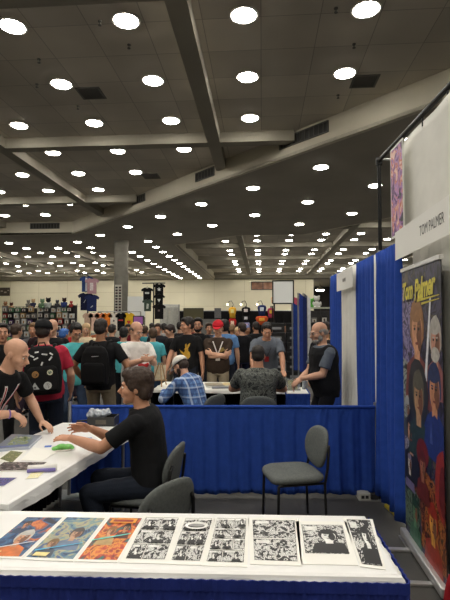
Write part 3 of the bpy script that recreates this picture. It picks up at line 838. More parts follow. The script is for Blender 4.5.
def bust(cx, cy, s, skin_, hair_, coat, asp=1.4, shade=1):
    "layers of a generic painted portrait: coat, hair, face, shadow side, eyes, mouth"
    e = lambda x, y, rx, ry, **k: blob(cx+x*s, cy+y*s/asp, rx*s, ry*s/asp, **k)
    L = [([(cx-1.5*s, cy-2.6*s/asp), (cx+1.5*s, cy-2.6*s/asp), (cx+1.2*s, cy-1.25*s/asp), (cx+0.35*s, cy-0.85*s/asp), (cx-0.35*s, cy-0.85*s/asp), (cx-1.2*s, cy-1.25*s/asp)], coat),
         (e(0, 0.25, 0.78, 0.98, k=0.06, seed=3), hair_), ([(cx-0.3*s, cy-1.2*s/asp), (cx+0.3*s, cy-1.2*s/asp), (cx+0.3*s, cy-0.4*s/asp), (cx-0.3*s, cy-0.4*s/asp)], skin_),
         (e(0.02, 0, 0.58, 0.82), skin_), (e(0.28*shade, -0.08, 0.26, 0.62), 'shade'), (e(-0.02, 0.62, 0.60, 0.30, k=0.08, seed=5), hair_),
         (e(-0.23, 0.10, 0.11, 0.055), 'dark'), (e(0.21, 0.10, 0.11, 0.055), 'dark'), (e(-0.23, 0.21, 0.15, 0.035), hair_), (e(0.21, 0.21, 0.15, 0.035), hair_),
         (e(0.03, -0.16, 0.07, 0.12), 'shade'), (e(0.0, -0.42, 0.17, 0.05), 'lip')]
    return L
PAL = {'shade': (120, 78, 58), 'dark': (20, 16, 18), 'lip': (128, 60, 52)}
def layers(r, q0, Ls, z=0.003, name='portrait', dz=0.0002, asp=1.0):
    cols = []; rects = []
    for pts, c in Ls:
        c = PAL.get(c, c)
        if c not in cols: cols.append(c)
        pts = [(min(1, max(0, u)), min(1, max(0, v))) for u, v in pts]
        rects.append((pts, cols.index(c)))
    return art(r, q0, rects, [flat(*c) for c in cols], z, name, dz)
def px(*pts, z=0.7515): return [G(x, y, z) for x, y in pts]
ZT = 0.7515
# colour prints
cps = [
 (px((-21, 556), (21, 557), (62, 518), (27, 517.5)), 'colour fantasy print at the far left edge of the near table', [(12, 20, 44), (24, 60, 110), (60, 110, 150), (150, 60, 44), (210, 120, 60)],
  [(RC(0, 0, 1, 1), None)], [bust(.55, .42, .26, (198, 140, 104), (190, 190, 186), (205, 110, 50)), bust(.25, .78, .13, (190, 130, 96), (60, 40, 30), (40, 60, 90))]),
 (px((26, 557.5), (73, 559.5), (105, 518.5), (67, 517.5)), 'colour space adventure print, second of three from the left', [(34, 50, 84), (70, 110, 150), (120, 150, 150), (180, 170, 130), (60, 90, 140)],
  [(RC(0, 0, 1, 1), None)], [bust(.62, .55, .20, (190, 150, 120), (70, 60, 60), (100, 120, 150)), bust(.28, .30, .15, (184, 140, 110), (120, 90, 50), (60, 70, 90))]),
 (px((78, 559.5), (117, 560.5), (142, 518.5), (110, 518)), 'colour sword duel print beside the black and white pages', [(50, 110, 110), (120, 40, 34), (190, 60, 40), (230, 150, 60), (140, 40, 30)],
  [(RC(0, 0, 1, 1), None)], [bust(.35, .62, .17, (205, 150, 110), (150, 100, 50), (180, 150, 100)), bust(.72, .72, .14, (190, 140, 100), (40, 28, 24), (90, 40, 30))])]
for k, (q, lb, cols, _, bs) in enumerate(cps):
    r, q0 = sheet('art_print', q, ZT+0.0018*0, (0.045, 0.045, 0.035), lb, 'print', 'colour art prints on the near table')
    art(r, q0, [(RC(0, 0, 1, 1), 0)], [paint_mat('painted_scene_%d' % k, cols, 2.8, k)], 0.002, 'painted_background')
    for b_ in bs: layers(r, q0, b_, 0.0024, 'painted_figure')
    Ls = [([(.05, .12), (.95, .33), (.95, .345), (.05, .15)], ((230, 240, 255), (90, 190, 230), (120, 220, 210))[k]), ([(.1, .02), (.4, .02), (.42, .1), (.12, .1)], (240, 220, 150))]
    if k == 2: Ls = [([(.0, .38), (.95, .56), (.95, .58), (.0, .41)], (110, 230, 220)), ([(.12, .84), (.9, .84), (.9, .97), (.12, .97)], (225, 150, 40)), ([(.2, .87), (.8, .87), (.8, .93), (.2, .93)], (150, 30, 26))]
    for n_, L1 in enumerate(Ls): layers(r, q0, [L1], 0.0052+0.0002*n_, 'painted_highlight')
# black and white pages
bws = [(px((125, 559.5), (165, 560.5), (179, 519), (146, 518)), 'first black and white comic page, next to the colour prints', 0, 3),
 (px((171, 561), (200, 562), (212.5, 520), (185.5, 519.5)), 'black and white page with a big oval shape near its top', 1, 3),
 (px((206, 562.5), (244, 563.5), (246.5, 520.5), (217, 520)), 'black and white comic page at the middle of the near table', 2, 4),
 (px((254, 561), (298, 562.5), (295, 520.5), (252, 520)), 'black and white page of two stacked battle panels', 3, 2),
 (px((305, 554), (350, 555), (342.5, 525.5), (301, 525)), 'wide black and white battle drawing on a tall white sheet', 4, 1),
 (px((362, 565), (383, 567.5), (370, 520.5), (346, 519.5)), 'rightmost black and white page, dark swirling artwork', 5, 1)]
figb = (14, 14, 16); figw = (236, 236, 232)
for k, (q, lb, mi, rows) in enumerate(bws):
    mg = (0.09, 0.07, 0.05)
    if k == 4: mg = (0.12, 0.30, 0.14)
    if k == 5: mg = (0.12, 0.04, 0.03)
    r, q0 = sheet('comic_page', q, ZT, mg, lb, 'comic page', 'black and white comic pages')
    rnd = random.Random(20+k); rects = []; panels = []
    y = 0
    for j in range(rows):
        h = 1/rows; y0, y1 = j*h+0.012, (j+1)*h-0.012
        cols = 1 if rows <= 2 else rnd.choice((1, 2, 2, 3)); xs = [0]+sorted(rnd.uniform(.3, .7) if cols == 2 else (c+1)/cols for c in range(cols-1))+[1]
        for a, b_ in zip(xs, xs[1:]): rects.append((RC(a+.012, y0, b_-.012, y1), 0)); panels.append((a+.012, y0, b_-.012, y1))
    art(r, q0, rects, [inks[mi]], 0.0020, 'ink_panels')
    Ls = []
    for (a, b0, c, d) in panels:
        w, h = c-a, d-b0; show = rnd.random() < .8; cx = a+w*rnd.uniform(.35, .65); cy = b0+h*0.5; s = min(w, h*1.3)*0.30
        if show: Ls += [([(x, min(max(y, b0), d)) for x, y in pts], {'hair': figb, 'coat': figb, 'shade': figb, 'skin': figw, 'dark': figb, 'lip': figb}[cc]) for pts, cc in bust(cx, cy+h*.08, s, 'skin', 'hair', 'coat')]
        Ls.append((RC(a+w*.06, d-h*.22, a+w*.06+min(w*.5, .3), d-h*.06), figw))
        # thin frame
        t = 0.008
        for rc in (RC(a, b0, c, b0+t), RC(a, d-t, c, d), RC(a, b0, a+t, d), RC(c-t, b0, c, d)): Ls.append((rc, figb))
    if k == 1: Ls.append((blob(.5, .78, .42, .10, 24), figw)); Ls.append((blob(.5, .77, .30, .05, 24), figb)); Ls.append((blob(.5, .785, .28, .04, 24), (150, 150, 150)))
    layers(r, q0, Ls, 0.0024, 'ink_figures', dz=0.00008)

# ---------------------------------------------------------------- chairs
seat_m = mat('grey_upholstery', S(98, 102, 101), 0.9, var=0.15, vscale=60, bump=0.3, bscale=250, spec=0.2)
def chair_proto():
    r = empty('stacking_chair')
    # faces -Y; seat 0.48 wide
    bm = NB()
    def sq(hx, hy, cy, z, e=0.42):
        out = []
        for i in range(32):
            t = 2*PI*i/32; c, s_ = math.cos(t), math.sin(t)
            x = hx*math.copysign(abs(c)**e, c)*(1-0.06*(s_ > 0)*s_); y = cy+hy*math.copysign(abs(s_)**e, s_)
            out.append(V((x, y, z-0.018*max(0, (-s_))**3)))
        return out
    loft(bm, [sq(.20, .19, 0, .415), sq(.235, .222, 0, .420), sq(.245, .232, 0, .438), sq(.242, .228, 0, .456), sq(.22, .205, 0, .470), sq(.16, .15, 0, .476), sq(.05, .05, 0, .474)])
    obj('seat', bm, seat_m, r, True)
    bm = NB(); loft(bm, [sq(.19, .18, 0, .408), sq(.21, .20, 0, .416)]); obj('seat_shell', bm, black_pl, r)
    # oval backrest
    def bk(off, k):
        out = []
        for i in range(36):
            t = 2*PI*i/36; x = .225*k*math.copysign(abs(math.cos(t))**.8, math.cos(t)); z = .655+.170*k*math.copysign(abs(math.sin(t))**.85, math.sin(t))
            x *= 1+0.10*(z < .655)*(-(.655-z)/.170)
            out.append(V((x, .215+off-0.45*x*x*1.6+(z-.5)*0.18, z)))
        return out
    bm = NB(); loft(bm, [bk(-.018, .80), bk(-.024, .5), bk(-.018, .80)][1:2]+[bk(-.018, .86), bk(-.006, .98), bk(.008, 1.0), bk(.02, .96), bk(.024, .8), bk(.026, .4)])
    obj('backrest', bm, seat_m, r, True)
    for sx in (-1, 1):
        bm = NB(); tube(bm, [(sx*.215, -.20, 0), (sx*.212, -.19, .40), (sx*.205, -.17, .415), (sx*.20, -.1, .412)], .0115, 10); obj('leg', bm, black_metal, r, True)
        bm = NB(); tube(bm, [(sx*.215, .222, 0), (sx*.212, .212, .25), (sx*.210, .21, .40), (sx*.208, .235, .52), (sx*.190, .255, .66), (sx*.17, .262, .70)], .0115, 10); obj('leg', bm, black_metal, r, True)
        bm = NB(); tube(bm, [(sx*.210, -.19, .405), (sx*.210, .21, .405)], .0105, 10); obj('frame_rail', bm, black_metal, r, True)
    bm = NB(); tube(bm, [(-.21, -.15, .403), (.21, -.15, .403)], .009, 8); obj('crossbar', bm, black_metal, r, True)
    bm = NB(); tube(bm, [(-.21, .12, .403), (.21, .12, .403)], .009, 8); obj('crossbar', bm, black_metal, r, True)
    reg(r); return r
ch = chair_proto()
tag(ch, 'empty grey upholstered chair standing alone in front of the blue half curtain', 'chair', 'grey stacking chairs')
ch.location = (0.255, 4.27, 0); ch.rotation_euler.z = R_(-90+16)
ch_seated = dup(ch, (-0.89, 3.70, 0), R_(-90-6), 'grey chair the man in the black polo sits on')
ch_near = dup(ch, (-0.74, 2.98, 0), R_(-90-34), 'empty grey chair right behind the near table, only its back showing')

# ---------------------------------------------------------------- half-height blue curtain
hL, hR = G(72, 404, 0.914), G(375, 404.5, 0.914)
hL = V((hL.x, hL.y, 0)); hR = V((hR.x, hR.y, 0))
r = empty('low_curtain', (0, 0, 0), 0, 'waist high royal blue pipe and drape divider behind the seated man', 'curtain')
curtain('drape', hL.xy, hR.xy, 0.035, 0.90, blue_m, r, wl=0.15, amp=0.017, header=0.10, seed=5)
bm = NB(); tube(bm, [(hL.x, hL.y, .89), (hR.x, hR.y, .89)], 0.016, 10); obj('top_rod', bm, blue_m, r)
for p in (hL, hR): post('post', p.x+(0.01 if p is hR else -0.03), p.y+0.03, 0.93, 0.02, r)

# ---------------------------------------------------------------- tall side drapes
sx0 = 1.13
r = empty('tall_curtain', (0, 0, 0), 0, 'tall royal blue and white pipe and drape wall on the right', 'curtain')
def sd(px_):  # Y on the drape line for a pixel column (line X from 1.20 at Y 4.0 to 1.05 at 7.3)
    d = ray(px_, 300); a, b_ = V((1.19, 4.1)), V((1.06, 7.3)); e = b_-a
    # solve t*d = a + s*e
    det = d.x*(-e.y)+e.x*d.y; t = (a.x*(-e.y)+e.x*a.y)/det
    return V((d.x*t, d.y*t))
q = [sd(x) for x in (401, 377.6, 375, 357, 341.5, 331)]
curtain('blue_panel', q[0], q[1], 0.05, 2.43, blue_m, r, wl=0.20, amp=0.045, header=0.12, seed=11)
curtain('white_strip', q[1], q[2], 0.05, 2.42, white_m, r, wl=0.2, amp=0.008, seed=12)
curtain('blue_panel', q[2], q[3], 0.05, 2.43, blue_m, r, wl=0.18, amp=0.03, header=0.12, seed=13)
curtain('white_panel', q[3], q[4], 0.05, 2.43, white_m, r, wl=0.22, amp=0.03, header=0.1, seed=14)
curtain('blue_panel', q[4], q[5], 0.05, 2.43, blue_m, r, wl=0.2, amp=0.03, header=0.1, seed=15)
rw = empty('white_backdrop', (0, 0, 0), 0, 'tall white drape hanging directly behind the roll up banner', 'curtain')
nf = V((1.24, 1.9))
curtain('white_panel', nf, (1.225, 4.02), 0.05, 2.44, white_m, rw, wl=0.26, amp=0.02, header=0.1, seed=16)
bm = NB(); tube(bm, [(1.23, 4.08, 2.42), (q[5].x+0.03, q[5].y, 2.42)], 0.016, 10); obj('top_rod', bm, grey_steel, r)
bm = NB(); tube(bm, [(nf.x+.03, nf.y, 2.42), (1.25, 4.02, 2.42)], 0.016, 10); obj('top_rod', bm, grey_steel, rw); post('post', 1.28, 1.92, 2.47, 0.022, rw)
for (x, y) in ((1.30, 3.98), (q[2].x+.05, q[2].y), (q[5].x+0.02, q[5].y+.03)): post('post', x, y, 2.47, 0.022, r)
# exhibitor name plates
def plate(quad_c, w, h, rz, text, lb, ts, m=paper_m):
    r = empty('name_sign', quad_c, rz, lb, 'sign')
    bm = NB(); box(bm, (-w/2, -0.004, -h/2), (w/2, 0.0, h/2)); obj('board', bm, m, r)
    bm = text_bm(text, ts, 0.0, 1.0) if text else strokes_bm(.26, .05, 9, 2); bmesh.ops.rotate(bm, cent=(0, 0, 0), matrix=Matrix.Rotation(PI/2, 3, 'X'), verts=bm.verts)
    for v in bm.verts: v.co.x *= 0.78
    bmesh.ops.translate(bm, vec=(0, -0.0055, 0), verts=bm.verts); obj('lettering', bm, mat('sign_ink', (0.03, 0.03, 0.03), 0.5), r)
    return r
p = P(349, 272, sd(349).y); rzs = math.atan2(q[5].y-q[0].y, q[5].x-q[0].x)+PI
a, b_ = sd(341), sd(357.5); c = (a+b_)/2
plate((c.x-0.06, c.y-.05, 2.27), (a-b_).length*1.0, 0.24, rzs, '', 'small white name sign hanging on the white drape panel', 0.10)

# ---------------------------------------------------------------- high black pipe frame with white back sheet and poster
r = empty('banner_frame', (0, 0, 0), 0, 'high black pipe frame carrying white sheets above the right hand booth', 'banner frame')
p1 = V((1.245, 5.19, 3.45)); p2 = V((1.41, 2.9, 3.45))
bm = NB(); tube(bm, [p1+(p1-p2).normalized()*0.05, p2], 0.022, 12); obj('top_pipe', bm, black_metal, r)
bm = NB(); tube(bm, [(p1.x+.0, p1.y, 0), (p1.x, p1.y, 3.48)], 0.020, 12); tube(bm, [(p1.x, p1.y, 3.40), (p1.x, p1.y, 3.48)], 0.034, 12); box(bm, (p1.x-.2, p1.y-.15, 0), (p1.x+.2, p1.y+.15, .01)); obj('upright', bm, black_metal, r)
bm = NB(); tube(bm, [(p2.x, p2.y, 0), (p2.x, p2.y, 3.48)], 0.020, 12); box(bm, (p2.x-.2, p2.y-.15, 0), (p2.x+.2, p2.y+.15, .01)); obj('upright', bm, black_metal, r)
bm = NB(); tube(bm, [(p1.x, p1.y, 3.46), (p1.x+0.6, p1.y+.02, 3.46)], 0.013, 10); obj('crossbar', bm, alu, r)
bm = NB()
for k in range(4):
    bm = NB(); c = p1.lerp(p2, 0.30+0.2*k); tube(bm, [c+V((0, 0, .03)), c+V((0.0, 0, -0.10))], 0.008, 8)
    obj('clip', bm, black_metal, r)
# white sheets hung from the pipe
d = (p2-p1).normalized()
def sheetpanel(t0, t1, z0, z1, nm, off=0.0, z0b=None):
    bm = NB(); g = []
    for i in range(25):
        t = t0+(t1-t0)*i/24; row = []
        for j in range(13):
            f = j/12; zz = (z0+(z0b-z0)*i/24 if z0b else z0); z = zz+(z1-zz)*f
            o = 0.006*math.sin(t*9+f*2)+0.005*math.sin(f*5+t*3)
            c = p1+d*t+V((-d.y, d.x, 0))*(off+o); row.append(bm.verts.new((c.x, c.y, z)))
        g.append(row)
    for i in range(24):
        for j in range(12): bm.faces.new((g[i][j], g[i+1][j], g[i+1][j+1], g[i][j+1]))
    o = obj(nm, bm, white_m, r, True); s = o.modifiers.new('thickness', 'SOLIDIFY'); s.thickness = 0.003
    return o
sheetpanel(0.66, 1.72, 2.47, 3.39, 'white_sheet', 0.0)
sheetpanel(1.74, 2.26, 2.47, 3.39, 'white_sheet', 0.012)
def hem(t0, t1, z):
    bm = NB(); a = p1+d*t0; b_ = p1+d*t1; nn = V((-d.y, d.x, 0))*-0.012
    box(bm, (0, 0, 0), (1, 1, 1)); bm.clear()
    pts = [a+V((0, 0, z-a.z))-nn*-1, b_+V((0, 0, z-b_.z))-nn*-1]
    tube(bm, pts, 0.018, 10); return obj('sheet_hem', bm, white_m, r, True)
hem(0.68, 1.70, 2.49)
# name board
a = V((1.19, 4.22, 0)); b_ = V((1.205, 2.95, 0)); c = (a+b_)/2
nb_ = plate((1.14, 3.62, 2.385), 1.26, 0.24, R_(-90.8), 'TOM PALMER', 'long white name board reading TOM PALMER over the roll up banner', 0.105)
for k in nb_.children:
    if k.name.startswith('lettering'): k.location.x = 0.30
# poster hanging edge-on beside the sheets
pr = empty('hanging_poster', (1.225, 4.45, 2.93), R_(-87), 'tall purple and orange comic poster hanging edge-on beside the white sheets', 'poster')
bm = NB(); box(bm, (-.17, -.003, -.42), (.17, .003, .42)); obj('sheet', bm, paper_m, pr)
bm = NB(); uv = bm.loops.layers.uv.new('UVMap'); vs = [bm.verts.new(p) for p in ((-.155, -.0045, -.40), (.155, -.0045, -.40), (.155, -.0045, .40), (-.155, -.0045, .40))]; f = bm.faces.new(vs)
for l, c in zip(f.loops, ((0, 0), (.5, 0), (.5, 1), (0, 1))): l[uv].uv = c
obj('artwork', bm, paint_mat('purple_poster', [(30, 20, 40), (120, 60, 130), (190, 140, 200), (200, 100, 60), (240, 200, 190)], 6, 9), pr, recalc=False)

# ---------------------------------------------------------------- roll-up banner
BX = 1.148; BY0_, BY1_ = 3.20, 4.07; BZ0, BZ1 = 0.085, 2.15
rb = empty('rollup_banner', (BX, (BY0_+BY1_)/2, 0), 0, 'tall roll up banner with painted heroes and yellow TOM PALMER script', 'banner')
cyb = (BY0_+BY1_)/2
bm = NB(); box(bm, (0.0, BY0_-cyb, BZ0), (0.004, BY1_-cyb, BZ1)); obj('banner_sheet', bm, mat('banner_back', S(22, 24, 34), 0.5), rb)
bm = NB(); rbox(bm, (-0.045, BY0_-cyb-.02, 0.02), (0.05, BY1_-cyb+.02, 0.085), 0.012); obj('base_cassette', bm, alu, rb, True)
bm = NB(); rbox(bm, (-0.012, BY0_-cyb-.005, BZ1-.01), (0.016, BY1_-cyb+.005, BZ1+.022), 0.004); obj('top_rail', bm, alu, rb)
bm = NB(); tube(bm, [(0.03, 0, .08), (0.012, 0, BZ1)], 0.01, 8); obj('support_pole', bm, alu, rb)
for y in (-0.26, 0.22):
    bm = NB(); rbox(bm, (-0.27, y-.022, 0.0), (0.13, y+.022, 0.02), 0.006); obj('foot', bm, alu, rb)
bq = [V((-0.0015, BY1_-cyb, BZ0)), V((-0.0015, BY0_-cyb, BZ0)), V((-0.0015, BY0_-cyb, BZ1)), V((-0.0015, BY1_-cyb, BZ1))]
def bart(rects, mats, name, dx0=0.0, dz=0.0):
    bm = NB(); uv = bm.loops.layers.uv.new('UVMap')
    for k, (pts, mi) in enumerate(rects):
        vs = []
        for (u, v) in pts: p = lerp4(bq, u, v); vs.append(bm.verts.new((p.x-dx0-dz*k, p.y, p.z)))
        f = bm.faces.new(vs); f.material_index = mi
        for l, (u, v) in zip(f.loops, pts): l[uv].uv = (u, v*2.4)
    return obj(name, bm, mats, rb, recalc=False)
def blay(Ls, name, x0, dz=0.00012):
    cols = []; rects = []
    for pts, c in Ls:
        c = PAL.get(c, c)
        if c not in cols: cols.append(c)
        rects.append(([(min(1, max(0, u)), min(1, max(0, v))) for u, v in pts], cols.index(c)))
    return bart(rects, [flat(*c) for c in cols], name, x0, dz)
bart([(RC(0, 0, 1, 1), 0)], [paint_mat('banner_night_sky', [(8, 10, 22), (26, 26, 48), (70, 66, 100), (20, 22, 36), (90, 80, 70)], 5, 4, 2.0)], 'painted_background', 0.0005)
A_ = 2.4
cold = (150, 160, 190)
def region(pts, cols, sc, seed, nm, x0): return bart([(pts, 0)], [paint_mat(nm, cols, sc, seed, 2.0)], 'painted_area', x0)
region([(.0, .60), (.38, .60), (.40, .90), (0, .93)], [(20, 18, 34), (90, 80, 130), (160, 150, 190), (30, 28, 50)], 7, 2, 'violet_smoke', .0008)
region([(.0, .38), (.35, .38), (.35, .63), (0, .66)], [(20, 26, 30), (80, 100, 104), (170, 180, 176), (20, 30, 36)], 9, 5, 'grey_figures', .0009)
region([(.45, .02), (1, .02), (1, .26), (.45, .30)], [(24, 10, 10), (110, 36, 20), (180, 110, 50), (40, 12, 12)], 9, 6, 'red_gold_forms', .0008)
region([(.22, .15), (.55, .12), (.60, .42), (.25, .40)], [(16, 10, 12), (70, 24, 20), (130, 70, 50), (14, 10, 12)], 8, 7, 'red_forms', .0009)
region([(.0, .03), (.42, .0), (.42, .17), (0, .22)], [(12, 22, 22), (40, 66, 58), (110, 130, 112), (10, 14, 16)], 8, 8, 'green_forms', .0010)
region([(.03, .20), (.25, .20), (.25, .36), (.03, .36)], [(30, 30, 46), (110, 104, 140), (180, 180, 190), (30, 26, 40)], 8, 12, 'lilac_forms', .0010)
FX = .0014
blay(bust(.86, .735, .17, (196, 140, 118), (180, 176, 170), (150, 90, 90), A_), 'painted_bearded_man', FX)
blay([(blob(.86, .695, .09, .025, k=.1), (190, 186, 180))], 'painted_beard', FX+.0016)
blay(bust(.42, .765, .24, (206, 150, 116), (150, 106, 66), (120, 60, 60), A_), 'painted_young_man', FX+.0002)
blay([([(.60, .60), (.66, .60), (.80, .90), (.77, .905)], (222, 226, 236)), ([(.62, .60), (.64, .60), (.785, .90), (.78, .90)], (250, 252, 255))], 'painted_beam', FX+.0019)
blay([(blob(.42, .545, .26, .125, k=.04), (40, 42, 52))]+bust(.44, .530, .20, (180, 140, 106), (86, 84, 74), (40, 60, 60), A_), 'painted_hooded_man', FX+.0022)
blay(bust(.82, .575, .19, (200, 140, 104), (30, 50, 96), (34, 56, 128), A_), 'painted_man_in_blue', FX+.0005)
blay([([(.55, .36), (1, .34), (1, .47), (.82, .50), (.62, .46)], (34, 52, 120)), ([(.70, .40), (.74, .47), (.77, .40)], (70, 90, 160))], 'painted_blue_coat', FX+.0027)
blay(bust(.22, .39, .17, (190, 140, 110), (20, 22, 40), (30, 30, 40), A_), 'painted_dark_haired_man', FX+.0012)
blay([(blob(.52, .345, .15, .05, k=.05), (110, 30, 26))]+bust(.52, .30, .11, (160, 100, 74), (90, 30, 24), (100, 34, 28), A_), 'painted_red_haired_figure', FX+.0030)
blay([(blob(.95, .29, .15, .11, 14, k=.12, seed=4), (150, 46, 36)), (blob(.98, .27, .09, .08, 12, k=.15, seed=6), (104, 28, 26))], 'painted_red_cloud', FX+.0035)
blay(bust(.74, .14, .14, (214, 150, 60), (150, 40, 24), (150, 44, 24), A_), 'painted_golden_face', FX+.0025)
blay(bust(.30, .11, .11, (90, 130, 100), (30, 60, 50), (60, 100, 80), A_), 'painted_green_figure', FX+.0028)
blay(bust(.12, .47, .10, (120, 120, 116), (160, 165, 170), (60, 70, 80), A_), 'painted_grey_figure', FX+.0010)
blay(bust(.16, .27, .09, (190, 180, 170), (120, 110, 140), (110, 100, 140), A_), 'painted_lilac_figure', FX+.0010)
# yellow script title
def script(txt, u, v, size, shear, nm, colr, x0, rot=0.0):
    bm = text_bm(txt, size, 0.006, 0.92, shear)
    for w in bm.verts:
        x, y = w.co.x*math.cos(rot)-w.co.y*math.sin(rot), w.co.x*math.sin(rot)+w.co.y*math.cos(rot)
        c = lerp4(bq, u, v); w.co = V((c.x-x0, c.y-x, c.z+y*1.25))
    return obj(nm, bm, flat(*colr), rb, recalc=False)
for dx, dy, cc, x0 in ((.012, -.008, (16, 14, 10), .0042), (0, 0, (214, 200, 60), .0046)):
    script('Tom', .17+dx, .915+dy, .15, .3, 'title_script', cc, x0, .04); script('Palmer', .62+dx, .918+dy, .165, .3, 'title_script', cc, x0, .06)
bm = NB()
for (u0, v0, u1, v1, t) in ((.45, .876, .97, .886, .005), (.56, .864, .97, .874, .004)):
    p = [lerp4(bq, u0, v0-t), lerp4(bq, u1, v1-t*.3), lerp4(bq, u1, v1+t*.3), lerp4(bq, u0, v0+t)]; bm.faces.new([bm.verts.new((q_.x-.0047, q_.y, q_.z)) for q_ in p])
obj('title_flourish', bm, flat(206, 190, 60), rb, recalc=False)
# red bag at the right edge of the frame
p = G(470, 600, 0.15)
bg = empty('red_tote_bag', (1.13, 2.74, 0), R_(12), 'red cloth bag on the floor at the bottom right edge', 'bag')
bm = NB(); rr = []
for z, w, t in ((0, .15, .09), (.03, .16, .10), (.2, .165, .095), (.34, .16, .05), (.40, .15, .02)): rr.append([V((w*math.copysign(abs(math.cos(a))**.5, math.cos(a)), t*math.copysign(abs(math.sin(a))**.5, math.sin(a)), z)) for a in [2*PI*i/24 for i in range(24)]])
loft(bm, rr); obj('bag_body', bm, cloth('red_bag', (150, 24, 34)), bg, True)
for s_ in (-1, 1):
    bm = NB(); tube(bm, [(-.07, s_*.02, .39), (-.06, s_*.025, .52), (0, s_*.03, .57), (.06, s_*.025, .52), (.07, s_*.02, .39)], .008, 8); obj('handle', bm, cloth('red_bag', (150, 24, 34)), bg, True)
# floor bits: outlet box, yellow tape, cable
p = G(365, 499, 0); r = empty('outlet_box', (p.x, p.y, 0), 0.1, 'small white power outlet box on the floor below the blue half curtain', 'outlet box')
bm = NB(); rbox(bm, (-.07, -.05, 0), (.04, .05, .07), .006); obj('box_body', bm, mat('ivory_plastic', S(200, 200, 192), 0.5), r)
bm = NB(); rbox(bm, (.05, -.045, 0), (.12, .04, .055), .006); obj('plug', bm, black_pl, r)
bm = NB(); box(bm, (-.05, -.052, .02), (-.02, -.0502, .05)); box(bm, (-.01, -.052, .02), (.02, -.0502, .05)); obj('socket', bm, black_pl, r)
bm = NB(); a = G(386, 507, 0); b_ = G(399, 520, 0)
tube(bm, [(a.x, a.y, .012), ((a.x+b_.x)/2+.02, (a.y+b_.y)/2, .016), (b_.x, b_.y, .012)], [.02, .03, .02], 10)
tag(obj('cable_cover', bm, mat('yellow_rubber', S(190, 170, 50), 0.6), None, True), 'short yellow cable cover on the floor at the foot of the tall blue drape', 'cable cover')
# ================================================================ people
def at(px_, Y): return P(px_, 322, Y).x
# ---- seated man in black polo (faces left, -X)
I = person('seated man in a black polo at the left table, hands held out mid-gesture', (-0.83, 3.66, 0), -86, h=1.80, vox=0.0065, pz=0.555, lean=(4, 14), head=(2, 2, 0), hunch=0.03,
  arms={'L': dict(to=(0.10, -0.58, 0.880), d=(-0.45, -1, -0.02), n=(-0.3, 0.1, -1), hint=(0.5, 0.2, -1), curl=0.16), 'R': dict(to=(-0.02, -0.47, 0.925), d=(0.10, -1, 0.10), n=(0.9, 0, -0.5), hint=(-0.6, 0.2, -1), curl=0.22)},
  legs={'L': dict(to=(0.14, -0.30, 0.09), hint=(0.1, -1, 0.35)), 'R': dict(to=(-0.16, -0.36, 0.09), hint=(-0.1, -1, 0.35))},
  skin_k='tan', hair='full', hair_c=(52, 34, 23), shirt=(24, 25, 28), pants=(28, 34, 46), collar=True, hem=-0.09, girth=1.02, belly=0.02, wr=0.006)
seated = I
# ---- bald man leaning on the left table
I = person('bald man in a black tee with red and white lanyard leaning over the left table', (-2.42, 3.98, 0), 82, h=1.73, vox=0.0065, lean=(30, 40), head=(6, 20, 0), girth=1.08, belly=0.04, hunch=0.03,
  arms={'L': dict(to=(0.33, -0.40, 0.855), d=(-0.1, -0.9, -0.45), n=(0.1, 0.45, -1), hint=(0.6, 0.5, 0.1), curl=0.35), 'R': dict(to=(-0.12, -0.44, 1.00), d=(0.35, -0.8, -0.55), n=(0.2, 0.4, -1), hint=(-0.7, 0.5, 0.0), curl=0.75)},
  skin_k='fair', hair='none', hair_c=(90, 70, 55), shirt=(18, 18, 20), pants=(24, 25, 30), wr=0.006)
bald = I
wstrip = mat('lanyard_white', S(225, 222, 220), 0.6); rstrip = mat('lanyard_red', S(180, 40, 48), 0.6)
def lanyard(I, w=0.011, zt=0.47, zb=0.20, xw=0.075, m=wstrip, m2=None, badge=True, what='shirt', bc=(230, 230, 225)):
    T = I['T']
    bm = poly_bm([[(-xw-w, 0.0), (-xw+w, 0.0), (0+w, -(zt-zb)), (0-w, -(zt-zb))], [(xw-w, 0.0), (xw+w, 0.0), (0+w, -(zt-zb)), (0-w, -(zt-zb))]])
    o = facing(I, 'lanyard', what, bm, m, 0, zt-0.02, off=0.004)
    if m2:
        bm = poly_bm([[(-xw-w*.4, -.01), (-xw+w*.4, -.01), (0+w*.4, -(zt-zb)), (0-w*.4, -(zt-zb))], [(xw-w*.4, -.01), (xw+w*.4, -.01), (0+w*.4, -(zt-zb)), (0-w*.4, -(zt-zb))]])
        facing(I, 'lanyard_stripe', what, bm, m2, 0, zt-0.02, off=0.0065)
    if badge:
        bm = poly_bm([[(-.038, -.055), (.038, -.055), (.038, .055), (-.038, .055)]])
        facing(I, 'badge', what, bm, flat(*bc), 0, zb-0.06, off=0.008)
lanyard(bald, w=.015, m=wstrip, m2=rstrip, zb=0.16, xw=0.08, bc=(170, 90, 90))
bm = poly_bm([blob(0, 0, .055, .05, 16)]); facing(bald, 'skull_print', 'shirt', bm, mat('print_grey', S(150, 150, 150), .6, var=.5, vscale=40), 0.06, .18)
bm = poly_bm([[(-.07, -.03), (.02, -.06), (.05, .0), (-.03, .03)]]); facing(bald, 'red_print', 'shirt', bm, flat(150, 30, 30), -0.06, .10)
bm = strokes_bm(.09, .022, 6, 1); facing(bald, 'chest_lettering', 'shirt', bm, flat(200, 200, 200), -0.11, .33)
bm = NB()
el, w, d_, nn, _ = bald['A']['R']; u = (w-el).normalized(); x, y = frame(u); c = w-u*0.03
tube(bm, [c+(x*math.cos(t)+y*math.sin(t))*0.031 for t in [2*PI*i/18 for i in range(19)]], 0.006, 6, cap=False); obj('wristband', bm, mat('purple_band', S(130, 100, 190), .4), bald['root'], True)

